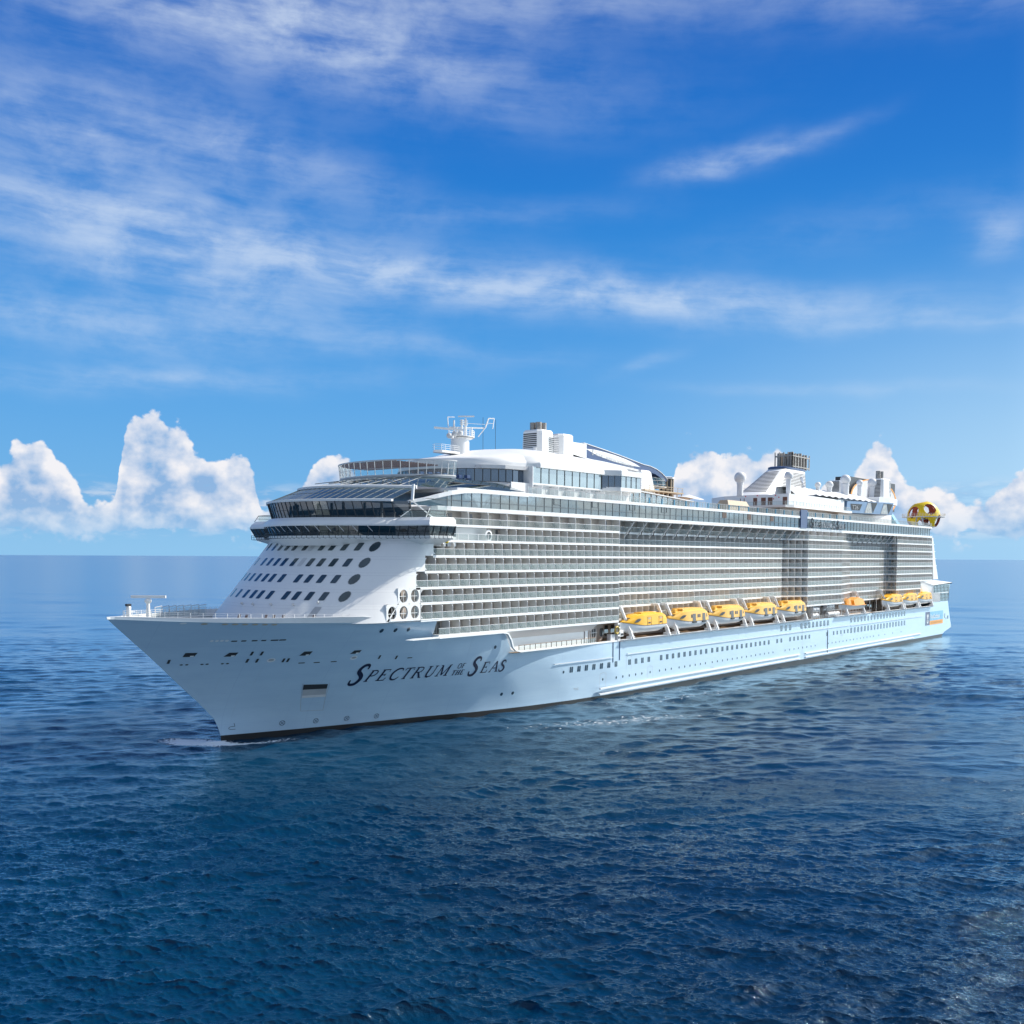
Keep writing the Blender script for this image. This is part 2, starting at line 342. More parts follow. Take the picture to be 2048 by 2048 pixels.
def thing(name, loc, label, cat, group=None):
    o = bpy.data.objects.new(name, None); COL.objects.link(o); o.location = (loc[0], -loc[1], loc[2]); o.empty_display_size = 1
    return tag(o, label, cat, group)
def copy_tree(o, parent=None):
    c = o.copy(); COL.objects.link(c); c.parent = parent
    for ch in list(o.children): copy_tree(ch, c)
    return c
def structure(o): o['kind'] = 'structure'; return o
def stuff(o): o['kind'] = 'stuff'; return o
# ------------------------------------------------------------------ sea
def fft_tile(n, L, wind, lam_min, lam_max, hs, spread, seed):
    rng = np.random.default_rng(seed)
    k1 = 2 * np.pi * np.fft.fftfreq(n, L / n)
    kx, ky = np.meshgrid(k1, k1, indexing='ij'); k = np.hypot(kx, ky) + 1e-9
    lam = 2 * np.pi / k
    c = (kx * math.cos(wind) + ky * math.sin(wind)) / k
    amp = k ** -1.75 * np.abs(c) ** spread * ((lam > lam_min) & (lam < lam_max)); amp += 0.07 * k ** -1.75 * ((lam > lam_min) & (lam < lam_max))
    ph = rng.normal(size=(n, n)) + 1j * rng.normal(size=(n, n))
    H = amp * ph
    h = np.fft.ifft2(H).real; s = hs / (4 * h.std())
    dxh = np.fft.ifft2(1j * kx / k * H).real * s; dyh = np.fft.ifft2(1j * ky / k * H).real * s
    return h * s, dxh, dyh
def sample(t, x, y, L):
    n = t.shape[0]; fx = (x / L % 1.0) * n; fy = (y / L % 1.0) * n
    i = np.floor(fx).astype(np.int64); j = np.floor(fy).astype(np.int64); a = fx - i; b = fy - j
    i %= n; j %= n; i2 = (i + 1) % n; j2 = (j + 1) % n
    return (t[i, j] * (1 - a) + t[i2, j] * a) * (1 - b) + (t[i, j2] * (1 - a) + t[i2, j2] * a) * b
def make_sea():
    # a polar sheet, finest close in and coarser towards the horizon
    vv = np.concatenate([np.linspace(1130, 30, 1300), np.geomspace(29.2, 0.6, 130)])
    r = CAM_H * F_PX / vv
    r = np.concatenate([[4.0, 25.0, 40.0, 50.0], r[r > 52.0]])
    a0 = math.degrees(YAW)
    fine = np.linspace(a0 - 33, a0 + 33, 1500); co = np.linspace(a0 + 33, a0 + 327, 120)[1:-1]
    ang = np.radians(np.concatenate([fine, co]))
    nr, na = len(r), len(ang)
    RRr, AA = np.meshgrid(r, ang, indexing='ij')
    x = CAM_X + RRr * np.cos(AA); y = -CAM_P + RRr * np.sin(AA)
    dr = np.gradient(r)[:, None] + 0 * RRr
    z = np.zeros_like(x); ox = np.zeros_like(x); oy = np.zeros_like(x)
    lost = np.full_like(x, 0.00012)
    coarse = (np.arange(na) >= 1500)[None, :] & (RRr > 0)
    for (L, n, lo, hi, hs, sp, wd, seed, ch) in ((613., 512, 14., 120., 0.8, 2.4, .62, 1, .9), (171., 512, 2.2, 10., 0.47, 2.4, .86, 2, 1.1), (47., 512, 0.35, 2.2, 0.16, 2.0, .5, 3, 1.1)):
        h, dxh, dyh = fft_tile(n, L, wd, lo, hi, hs, sp, seed)
        fade = np.clip(1.6 - dr / (lo * 0.9), 0, 1); fade = np.where(coarse, 0 if lo < 10 else fade * .0, fade)
        sv = float(np.var(np.gradient(h, L / n, axis=0)) + np.var(np.gradient(h, L / n, axis=1)))
        lost += sv * (1 - fade ** 2)
        z += sample(h, x, y, L) * fade; ox += sample(dxh, x, y, L) * fade * ch; oy += sample(dyh, x, y, L) * fade * ch
    # slow gusts: rougher and calmer lanes
    g, _, _ = fft_tile(256, 900., 1.2, 60., 400., 4.0, .5, 9)
    gust = np.clip(1.0 + 0.28 * sample(g, x, y, 900.), .45, 1.6)
    z *= gust
    co_ = np.stack([x + ox * gust, y + oy * gust, z], -1).reshape(-1, 3).astype(np.float32)
    idx = np.arange(nr * na).reshape(nr, na)
    a = idx[:-1, :]; b = idx[1:, :]
    a2 = np.roll(a, -1, 1); b2 = np.roll(b, -1, 1)
    q = np.stack([a, b, b2, a2], -1).reshape(-1, 4)
    me = bpy.data.meshes.new('sea')
    me.vertices.add(len(co_)); me.vertices.foreach_set('co', co_.ravel())
    me.loops.add(q.size); me.loops.foreach_set('vertex_index', q.ravel().astype(np.int32))
    me.polygons.add(len(q)); me.polygons.foreach_set('loop_start', (np.arange(len(q)) * 4).astype(np.int32))
    me.polygons.foreach_set('use_smooth', np.ones(len(q), dtype=bool))
    at = me.attributes.new('slope_rough', 'FLOAT', 'POINT'); at.data.foreach_set('value', (np.sqrt(np.sqrt(2 * lost)) * .38).ravel().astype(np.float32))
    rp = me.attributes.new('ripple', 'FLOAT', 'POINT'); rp.data.foreach_set('value', np.clip(1.25 - dr / 1.6, .12, 1).ravel().astype(np.float32))
    me.update(calc_edges=True)
    o = bpy.data.objects.new('sea', me); COL.objects.link(o); structure(o)
    m = bpy.data.materials.new('sea_water'); m.use_nodes = True; t = NT(m.node_tree); b = t.t.nodes['Principled BSDF']
    gm = t.n('ShaderNodeNewGeometry'); P = gm.outputs['Position']
    sp = t.n('ShaderNodeSeparateXYZ'); t.link(P, sp.inputs[0])
    big = t.noise(P, 0.012, 4, 0.55)
    body = t.mix(t.smooth(big, .35, .65), (0.0001, 0.018, 0.051, 1), (0.0001, 0.031, 0.074, 1))
    ca, sa = math.cos(.7), math.sin(.7)
    al = t.m('ADD', t.m('MULTIPLY', sp.outputs[0], ca), t.m('MULTIPLY', sp.outputs[1], sa)); ac = t.m('SUBTRACT', t.m('MULTIPLY', sp.outputs[1], ca * .45), t.m('MULTIPLY', sp.outputs[0], sa * .45))
    # churned water and foam by the stem; sun glints along the side painted white
    def foam_glint_at(cx, cy, rx, ry, rot):
        c, s_ = math.cos(rot), math.sin(rot)
        ux = t.m('SUBTRACT', sp.outputs[0], cx); uy = t.m('SUBTRACT', sp.outputs[1], cy)
        p = t.m('MULTIPLY', t.m('ADD', t.m('MULTIPLY', ux, c), t.m('MULTIPLY', uy, s_)), 1 / rx)
        q_ = t.m('MULTIPLY', t.m('SUBTRACT', t.m('MULTIPLY', uy, c), t.m('MULTIPLY', ux, s_)), 1 / ry)
        return t.m('EXPONENT', t.m('MULTIPLY', t.m('ADD', t.m('MULTIPLY', p, p), t.m('MULTIPLY', q_, q_)), -1.0))
    fn = t.noise(P, 1.7, 6, 0.72, 0.0, '2D')
    fn2 = t.noise(t.xyz(al, ac, 9.0), 1.2, 5, 0.7, 0.0, '2D')
    f1 = t.m('ADD', foam_glint_at(-3.0, 2.0, 7.5, 3.0, 2.2), t.m('MULTIPLY', foam_glint_at(6.0, -5.5, 10, 1.2, -.35), .55))
    f1 = t.m('SUBTRACT', t.m('ADD', f1, fn), 0.95)
    glint = t.m('ADD', foam_glint_at(62, -40, 32, 5.0, -.42), t.m('MULTIPLY', foam_glint_at(100, -33, 40, 4, -.2), .8))  # sun sparkle put into the water colour as white specks
    glint = t.m('ADD', glint, t.m('MULTIPLY', foam_glint_at(30, -52, 24, 5, -.6), .6))
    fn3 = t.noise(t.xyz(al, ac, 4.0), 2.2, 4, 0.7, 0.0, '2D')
    glint = t.m('SUBTRACT', t.m('ADD', t.m('MULTIPLY', glint, .24), fn3), 0.79)
    wc = t.m('SUBTRACT', fn2, 0.835)
    foam_glint = t.m('MAXIMUM', t.smooth(f1, 0.0, 0.22), t.m('MAXIMUM', t.smooth(glint, 0, .08), t.smooth(wc, 0, .08)))
    t.link(t.mix(foam_glint, body, (0.92, 0.95, 0.97, 1)), b.inputs['Base Color'])
    rat = t.n('ShaderNodeAttribute', attribute_name='slope_rough')
    b.inputs['IOR'].default_value = 1.34; b.inputs['Specular IOR Level'].default_value = 0.5
    rip = t.noise(t.xyz(al, ac, 0.0), 1.3, 6, 0.66, 0.0, '2D')
    rip2 = t.noise(P, 4.5, 3, 0.6, 0.0, '2D')
    bp = t.n('ShaderNodeBump'); rpl = t.n('ShaderNodeAttribute', attribute_name='ripple'); t.link(t.m('MULTIPLY', rpl.outputs['Fac'], t.smooth(t.noise(P, 0.022, 4, 0.6, 0.8, '2D'), .35, .65, .35, .95)), bp.inputs['Strength']); bp.inputs['Distance'].default_value = 0.22
    t.link(t.m('ADD', rip, t.m('MULTIPLY', rip2, .25)), bp.inputs['Height']); t.link(bp.outputs[0], b.inputs['Normal'])
    # reflection layered by hand: Fresnel from the rippled normal, a little stronger at grazing angles
    b.inputs['Specular IOR Level'].default_value = 0.0; b.inputs['Roughness'].default_value = 1.0
    fr = t.n('ShaderNodeFresnel'); fr.inputs['IOR'].default_value = 1.34; t.link(bp.outputs[0], fr.inputs['Normal'])
    F = fr.outputs[0]; F2 = t.m('MULTIPLY', F, t.m('MULTIPLY_ADD', t.smooth(F, .14, .50), .42, 1.0), clamp=True)
    F2 = t.m('MINIMUM', F2, 0.80)
    gl = t.n('ShaderNodeBsdfGlossy'); gl.inputs['Color'].default_value = (.74, .92, 1.0, 1); t.link(bp.outputs[0], gl.inputs['Normal'])
    t.link(rat.outputs['Fac'], gl.inputs['Roughness'])
    ms = t.n('ShaderNodeMixShader'); t.link(t.m('MULTIPLY', F2, t.m('SUBTRACT', 1.0, foam_glint)), ms.inputs[0]); t.link(b.outputs[0], ms.inputs[1]); t.link(gl.outputs[0], ms.inputs[2])
    t.link(ms.outputs[0], t.t.nodes['Material Output'].inputs['Surface'])
    me.materials.append(m)
make_sea()
# ------------------------------------------------------------------ the ship: hull
ship = thing('cruise_ship', (0, 0, 0), 'huge white cruise ship with pale blue hull and a yellow lattice ball at its stern', 'cruise ship')
STZ = [-1.5, 0, 1, 2, 3.9, 6.5, 10.3, 14.7, 20.3, 22]; STX = [.3, .1, 0, -.3, -1.2, -3.7, -7.9, -12.5, -18.8, -20.6]
WLX = [0, 5.5, 12.8, 22, 36, 47, 58.6, 72, 90]; WLY = [0, 2, 4.5, 7.3, 11.1, 14.8, 17.5, 19.4, 20.7]
HB = 20.7
def stemx(z): return float(np.interp(z, STZ, STX))
def hullP(x, z):
    t = x - stemx(z)
    if t <= 0: return 0.0
    a = float(np.interp(t, WLX, WLY)); b = HB * (1 - (1 - min(t / 42., 1)) ** 1.85)
    wgt = min(max((z - .95) / 19.5, 0), 1) ** 1.35
    return (1 - wgt) * a + wgt * b
def sternx(z): return float(np.interp(z, [-1.5, .3, 1.2, 1.8, 3.1, 7, 14.2], [322, 326, 327, 329.5, 338.2, 335.6, 332.2]))
def zl(x): return float(np.interp(x, [-19.5, -14, -8, 0, 12, 32], [21.15, 20.8, 20.5, 20.25, 19.95, 19.8]))   # hull top / bulwark foot
def ztop(x):
    if x < 30.8: return zl(x)
    if x < 48.5: return 16.45
    return float(np.interp(x, [48.5, 50.2, 51.3, 52.5, 54, 310.4, 310.6, 340], [16.45, 16.1, 14.4, 12.9, 12.4, 12.4, 14.0, 14.0]))
XS = sorted(set(list(-19.5 + 50.2 * np.linspace(0, 1, 62) ** 1.35) + [30.81, 48.4, 50.2, 51.3, 52.5, 54] + list(np.linspace(33, 47, 9)) + list(np.linspace(56, 92, 19)) + list(np.linspace(95, 310, 40)) + [310.39, 310.61, 322, 330, 338.2]))
ZF = [0, .03, .06, .1, .15, .22, .3, .4, .5, .6, .7, .8, .9, 1.0]
def side_ring(x, z0, z1, sgn):
    """points up one side at station x; forward stations lean with the stem, aft ones follow the stern profile"""
    out = []
    for f in ZF:
        z = z0 + (z1 - z0) * f
        if x < 30.7:
            u = (x + 19.5) / 50.2; a = stemx(z); xx = a + (30.7 - a) * u
        else: xx = min(x, sternx(z))
        out.append((xx, sgn * hullP(xx, z), z))
    return out
def hull_shell(z0f, z1f):
    mb = MB()
    for sg in (1, -1): mb.loft([side_ring(x, z0f(x), z1f(x), sg) for x in XS], closed=False)
    return mb
hb = hull_shell(lambda x: 0.95, ztop)
tr = []                                                   # transom
for z in (0.95, 1.8, 3.1, 7, 10, 14.0): tr.append([(sternx(z), p, z) for p in (-HB, -10, 0, 10, HB)])
hb.loft(tr, closed=False)
hull = hb.build('hull', hullm, ship, smooth=True)
bb = hull_shell(lambda x: -1.6, lambda x: 0.95)
bt = bb.build('boot_stripe', black, hull, smooth=True)

def on_hull(x, z, off=0.03):
    p = hullP(x, z); nx = (hullP(x + .1, z) - hullP(x - .1, z)) / .2; nz = (hullP(x, z + .1) - hullP(x, z - .1)) / .2
    l = math.sqrt(1 + nx * nx + nz * nz)
    return (x - off * nx / l, p + off / l, z - off * nz / l)
def hull_patch(mb, pts2, m=0, off=0.03):
    mb.poly([on_hull(x, z, off) for x, z in pts2], m)
def rrect(x0, x1, z0, z1, r, n=3):
    out = []
    for cx, cz, a0 in ((x1 - r, z1 - r, 0), (x0 + r, z1 - r, 90), (x0 + r, z0 + r, 180), (x1 - r, z0 + r, 270)):
        for k in range(n + 1):
            a = math.radians(a0 + 90 * k / n); out.append((cx + r * math.cos(a), cz + r * math.sin(a)))
    return out
def oval(cx, cz, rx, rz, n=14): return [(cx + rx * math.cos(2 * math.pi * k / n), cz + rz * math.sin(2 * math.pi * k / n)) for k in range(n)]

# ---- hull openings and marks
wx_ = [71.89, 74.43, 76.96, 79.52, 82.2, 84.87, 87.64, 93.17, 95.87, 98.59, 101.39, 106.9, 109.68, 112.4, 115.17, 117.91, 120.66, 123.38, 126.15, 128.88] + [132.03 + 2.757 * k for k in range(13)] + [170.6, 173.4, 179.4, 182.2, 184.9, 187.7, 190.4, 193.2, 206.8, 212.2, 215.2, 218.2, 221.2, 224.2] + [227.1 + 3.09 * k for k in range(18)]
for x in wx_:
    mb = MB(); z = 7.45
    if x < 226: 
        hull_patch(mb, rrect(x - .55, x - .05, z - .62, z + .62, .14)); hull_patch(mb, rrect(x + .05, x + .55, z - .62, z + .62, .14))
    else: hull_patch(mb, rrect(x - .75, x + .75, z - .85, z + .95, .3))
    mb.build('hull_window', hullwin_g, hull)
for x in [173.3, 176.3, 179.3] + [187.3 + 2.87 * k for k in range(8)] + [226.9 + 3.09 * k for k in range(18)]:
    mb = MB(); hull_patch(mb, rrect(x - .75, x + .75, 10.05, 11.75, .3)); mb.build('hull_window', hullwin_g, hull)
px_ = [83.0, 87.85, 90.46, 93.11, 95.78, 98.43, 102.04, 106.21, 108.98, 111.65, 115.37, 118.08, 120.68, 123.32, 125.93, 128.54] + [132.14 + 2.757 * k for k in range(14)] + [176 + 3.1 * k for k in range(8)] + [208 + 3.05 * k for k in range(14)] + [253, 259, 267, 276]
for x in px_:
    mb = MB(); hull_patch(mb, oval(x, 4.45, .24, .3)); mb.build('porthole', hullwin_g, hull)
for x, z, r in ((18.85, 18.31, .36), (21.62, 18.29, .36), (24.42, 18.27, .36), (47.86, 13.69, .36), (52.87, 3.98, .34), (55.63, 3.97, .34), (69.37, 7.14, .3)):
    mb = MB(); hull_patch(mb, oval(x, z, r, r)); mb.build('porthole', hullwin_g, hull)
# mooring openings near the bow, white-lipped
for (x0, x1, z0, z1, lean) in ((-8.75, -7.1, 14.85, 15.53, .1), (-3.45, -1.75, 14.73, 15.4, .5), (7.4, 9.1, 14.45, 15.17, .4), (15.7, 17.4, 14.36, 14.97, .4)):
    mb = MB(); hull_patch(mb, [(x0 - .1, z0 - .08), (x1 - .2 + .1, z0 - .08), (x1 + .1 + .2, z1 + .08), (x0 + lean - .1, z1 + .08)], 1, .02)
    hull_patch(mb, [(x0, z0), (x1 - .2, z0), (x1, z1), (x0 + lean, z1)], 0, .035)
    hull_patch(mb, rrect(x1 - .75, x1 - .25, z0 + .02, z0 + .2, .05), 2, .05)
    mb.build('mooring_port', [dark, hullm, white], hull)
for (x, z) in ((-10.19, 14.12), (.18, 15.15), (1.59, 15.11), (.15, 13.91), (1.53, 13.87), (5.42, 13.76), (6.1, 13.75), (21.6, 13.47), (25.04, 13.2)):
    mb = MB(); hull_patch(mb, rrect(x - .34, x + .34, z - .55, z + .55, .06), 1, .02); hull_patch(mb, rrect(x - .17, x + .17, z - .33, z + .33, .05), 0, .04)
    mb.build('fairlead', [dark, hullm], hull)
for (x, z) in ((3.56, 13.84), (16.84, 13.6)):
    mb = MB(); hull_patch(mb, oval(x, z, .62, .36, 20), 1, .02); hull_patch(mb, oval(x, z + .05, .42, .2, 16), 0, .04); mb.build('fairlead', [greyp, white2], hull)
mb = MB()
for k, x in enumerate([-6.22, -5.56, -4.93, -4.29]): hull_patch(mb, oval(x, 17.45, .24, .15))
mb.build('bow_vents', white, hull)
mb = MB()
for x0, x1 in ((-3.7, -2.9), (-2.4, -1.7), (-1.0, -.2), (.3, 1.0), (1.6, 2.7), (2.8, 3.8)): hull_patch(mb, rrect(x0, x1, 17.25, 17.45, .08))
for x in (-8.43, -7.73, -5.77, -5.09, -3.08, -2.39): hull_patch(mb, oval(x, 13.53, .22, .11, 10))
for x0, x1, z in ((8.0, 9.0, 13.13), (10.4, 11.4, 13.1), (13.2, 14.2, 13.1), (27.4, 28.4, 12.95)): hull_patch(mb, rrect(x0, x1, z - .08, z + .08, .06))
mb.build('drain_slots', dark, hull)
# anchor pocket: flat patches with the recess shade painted in, dark above, pale below
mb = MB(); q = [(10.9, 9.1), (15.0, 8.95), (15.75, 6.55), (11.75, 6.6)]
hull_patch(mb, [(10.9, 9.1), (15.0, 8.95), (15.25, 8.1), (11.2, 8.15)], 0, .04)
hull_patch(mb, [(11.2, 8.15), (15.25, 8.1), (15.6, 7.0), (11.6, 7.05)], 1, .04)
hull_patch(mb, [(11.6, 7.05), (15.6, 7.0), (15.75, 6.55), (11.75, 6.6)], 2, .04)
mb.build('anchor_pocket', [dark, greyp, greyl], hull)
mb = MB()
for a, b in (((10.7, 9.3), (12.45, 4.15)), ((12.45, 4.15), (16.4, 4.0)), ((16.4, 4.0), (15.25, 9.1))):
    for k in range(6):
        u0, u1 = k / 6, (k + 1) / 6
        A = (a[0] + (b[0] - a[0]) * u0, a[1] + (b[1] - a[1]) * u0); B = (a[0] + (b[0] - a[0]) * u1, a[1] + (b[1] - a[1]) * u1)
        dxx, dzz = B[0] - A[0], B[1] - A[1]; L = math.hypot(dxx, dzz); nx_, nz_ = -dzz / L * .03, dxx / L * .03
        hull_patch(mb, [(A[0] - nx_, A[1] - nz_), (B[0] - nx_, B[1] - nz_), (B[0] + nx_, B[1] + nz_), (A[0] + nx_, A[1] + nz_)], 0, .02)
mb.build('weld_line', greyp, hull)
# thruster marks and the bulb mark
def hull_stroke(mb, pts, wd, off=.03, m=0):
    for A, B in zip(pts[:-1], pts[1:]):
        dxx, dzz = B[0] - A[0], B[1] - A[1]; L = math.hypot(dxx, dzz) + 1e-9; nx_, nz_ = -dzz / L * wd / 2, dxx / L * wd / 2
        hull_patch(mb, [(A[0] - nx_, A[1] - nz_), (B[0] - nx_, B[1] - nz_), (B[0] + nx_, B[1] + nz_), (A[0] + nx_, A[1] + nz_)], m, off)
for x, z in ((9.8, 2.25), (15.59, 2.12), (21.2, 2.05), (26.94, 1.96)):
    mb = MB(); c = oval(x, z, .45, .42, 16); hull_stroke(mb, c + [c[0]], .07); hull_stroke(mb, [c[2], c[10]], .07); hull_stroke(mb, [c[6], c[14]], .07)
    mb.build('thruster_mark', ink, hull)
mb = MB(); hull_stroke(mb, [(1.95, 2.9), (2.15, 2.35), (1.5, 2.35), (1.2, 2.15), (1.25, 1.95), (1.6, 1.85), (2.3, 1.85)], .07); mb.build('bulb_mark', ink, hull)
# fenders (long pale rubbing strakes), pipe rails and the boarding-door outlines
for x0, x1, z in ((81.2, 186, 2.6), (81.0, 186, 1.42), (190, 298, 2.6), (190, 290, 1.5)):
    MB().box(x0, x1, HB - .05, HB + .38, z - .16, z + .16).build('fender', white2, hull)
for x0, x1, z, p in ((66, 86, 9.05, None), (92, 225, 9.35, HB), (226, 300, 9.2, HB)):
    mb = MB(); n = int((x1 - x0) / 2)
    for k in range(n):
        xa, xb = x0 + (x1 - x0) * k / n, x0 + (x1 - x0) * (k + 1) / n
        a, b = on_hull(xa, z, .22), on_hull(xb, z, .22); mb.bar(a, b, .12, .12); mb.bar(on_hull(xa, z, 0), a, .1, .1, 1)
    mb.build('pipe_rail', [white2, greyp], hull)
for x, z, wd, ht in ((83, 4.2, 2.2, 3.0), (102, 4.2, 2.2, 3.0), (93, 7.2, 2.0, 3.0), (197.5, 6.6, 19.0, 7.4)):
    mb = MB(); hull_stroke(mb, [(x - wd / 2, z - ht / 2), (x - wd / 2, z + ht / 2), (x, z + ht / 2 + (.25 if wd < 3 else 0)), (x + wd / 2, z + ht / 2), (x + wd / 2, z - ht / 2)], .05 if wd < 3 else .09)
    mb.build('shell_door', [greyp], hull)
mb = MB(); mb.box(207.2, 207.45, HB, HB + .12, 1.6, 8.6); mb.box(88.9, 89.1, HB, HB + .1, 8.2, 12.4); mb.box(86.3, 86.5, HB, HB + .1, 7.9, 12.4); mb.build('vertical_pipe', navy, hull)

# ---- white bulwark along the foredeck, with its lights
bw = MB()
XB = [x for x in XS if x < 31]
for sg in (1, -1):
    def bring(x):
        out = []; z0 = zl(x); z1 = z0 + float(np.interp(x, [-19.5, -16, 10, 32], [.35, .5, .98, .98]) * float(np.interp(x, [0, 14, 22, 32], [1, 1, .06, .06])))
        for z, off in ((z0, .06), (z1, .06), (z1 + .02, -.35), (z0 - .3, -.35)):
            xx = max(x, stemx(z) + .05); xx2 = xx - (.25 if x < -19 else 0)
            out.append((xx2 - (0 if off > 0 else -.6 if x < -15 else 0), sg * max(max(hullP(xx, min(z, 20.4)), float(np.interp(xx, [8, 18.5, 32], [0, HB, HB])) if xx > 14 else 0) + off, 0), z))
        return out
    bw.loft([bring(x) for x in XB])
bulwark = bw.build('bulwark', white, ship, smooth=False)
for x in (-11.07, -8.53, -5.98, -4.7, -3.41, -2.09, -.77, .54):
    mb = MB(); z = zl(x) - .22; hull_patch(mb, oval(x, z, .42, .13, 12), 0, .06); mb.build('deck_light', white if x < -9 else tan, bulwark)
# ---- foredeck
fd = MB(); ring = []
for sg in (1, -1):
    xs = XB if sg == 1 else XB[::-1]
    for x in xs: ring.append((max(x, stemx(20) + .3), sg * max(hullP(x, 20) - .2, 0), zl(x) - .35))
for x0, x1 in zip(XB[:-1], XB[1:]):
    a, b = max(hullP(x0, 20) - .2, 0), max(hullP(x1, 20) - .2, 0)
    fd.poly([(x0, a, zl(x0) - .3), (x1, b, zl(x1) - .3), (x1, -b, zl(x1) - .3), (x0, -a, zl(x0) - .3)])
fd.build('foredeck', deckm, ship)
fr = MB()
for sg in (1, -1):
    xs = [-17 + 1.5 * k for k in range(24)]
    for a, b in zip(xs[:-1], xs[1:]):
        pa, pb = sg * max(hullP(a, 20) - 1.1, .1), sg * max(hullP(b, 20) - 1.1, .1); za, zb = zl(a), zl(b)
        fr.bar((a, pa, za - .3), (a, pa, za + 1.35), .07, .07)
        for h_ in (.45, .75, 1.05, 1.35): fr.bar((a, pa, za + h_), (b, pb, zb + h_), .045, .045)
fr.build('foredeck_railing', white, ship)
# starboard windbreak screen seen across the deck
ws = MB()
xs = [-6 + 2.2 * k for k in range(8)]
for a, b in zip(xs[:-1], xs[1:]):
    pa, pb = -(hullP(a, 20) - .5), -(hullP(b, 20) - .5)
    ws.poly([(a, pa, zl(a)), (b, pb, zl(b)), (b, pb, zl(b) + 1.9), (a, pa, zl(a) + 1.7)], 1); ws.bar((a, pa, zl(a)), (a, pa, zl(a) + 1.75), .09, .09, 0); ws.bar((a, pa, zl(a) + 1.7), (b, pb, zl(b) + 1.9), .12, .08, 0)
ws.build('windbreak', [greyl, clear_g], ship)
rd = MB(); rd.cyl((-12.9, 0), .34, 20.4, 23.4, 10, r2=.26); rd.ball((-12.9, 0, 23.7), .55, 12, sz=.8)
radar = rd.build('bow_radar', white, ship, smooth=True)
MB().bar((-14.5, -2.1, 24.35), (-11.2, 2.2, 24.35), .35, .42).build('scanner', white, radar)
rl = MB(); rl.cyl((-16.2, 0), .36, 20.6, 22.6, 10); rl.ball((-16.2, 0, 22.75), .4, 10); rl.box(-16.6, -15.9, -.3, .3, 23.0, 23.35, 1); rl.bar((-16.2, 0, 22.2), (-14.9, -.4, 22.1), .08, .08)
rl.build('bow_light_mast', [white, dark], ship)
mb = MB()
for x, p in ((-15.0, 1.0), (-11.3, 2.2), (-8.5, 3.5), (-5.0, 5.5)): mb.box(x, x + .9, p - .3, p + .3, 20.0, 20.75); mb.box(x + .1, x + .8, p - .5, p + .5, 20.75, 20.9)
mb.build('deck_bollards', white2, ship)

# ------------------------------------------------------------------ white raked front with its windows
def fXs(z): return 20.3 + .78 * (z - 22.1)
def fa(z): return 12.9 - .29 * (z - 22.1)
def fpt(phi, z, off=0.0):
    x, p = fXs(z) - fa(z) * math.cos(phi), HB * math.sin(phi)
    if off:
        e = 1e-3; A = Vector(fpt(phi + e, z)) - Vector(fpt(phi - e, z)); B = Vector(fpt(phi, z + .01)) - Vector(fpt(phi, z - .01))
        n = A.cross(B).normalized()
        if n.x * math.cos(phi) > 0 and abs(math.cos(phi)) > .05: n = -n
        if abs(math.cos(phi)) <= .05 and n.y * math.sin(phi) < 0: n = -n
        return (x + n.x * off, p + n.y * off, z + n.z * off)
    return (x, p, z)
DK = [16.9, 19.85, 22.75, 25.42, 28.2, 30.92, 33.65, 36.42, 39.3]
START = {16.9: 30.8, 19.85: 26.3, 22.75: 26.3, 25.42: 25.1, 28.2: 27.3, 30.92: 29.4, 33.65: 33.0, 36.42: 33.0}
ft, fs = MB(), MB(); fsb = MB()
PH = [math.radians(a) for a in np.linspace(-90, 90, 61)]
zs = [19.75, 19.85, 22.75, 25.42, 28.2, 30.92, 33.65, 35.0]
CIRC = {22.75: (22.1, 24.8), 19.85: (19.4, 22.1, 24.8)}
for z0, z1 in zip(zs[:-1], zs[1:]):
    def row(z):
        xl = CIRC[z0][0] - 1.35 if z0 in CIRC else 99
        e = math.acos(max(0.0, min(1, (fXs(z) - xl) / fa(z)))) if xl < fXs(z) else math.pi / 2
        return [fpt(ph, z) for ph in np.linspace(-math.pi / 2, e, 61)]
    ft.loft([row(z0), row((z0 + z1) / 2), row(z1)], closed=False)
    if z0 in CIRC:
        ends = [row(z)[-1] for z in (z0, (z0 + z1) / 2, z1)]; fs.loft([ends, [(x, HB, z) for x, p, z in ends]], closed=False)
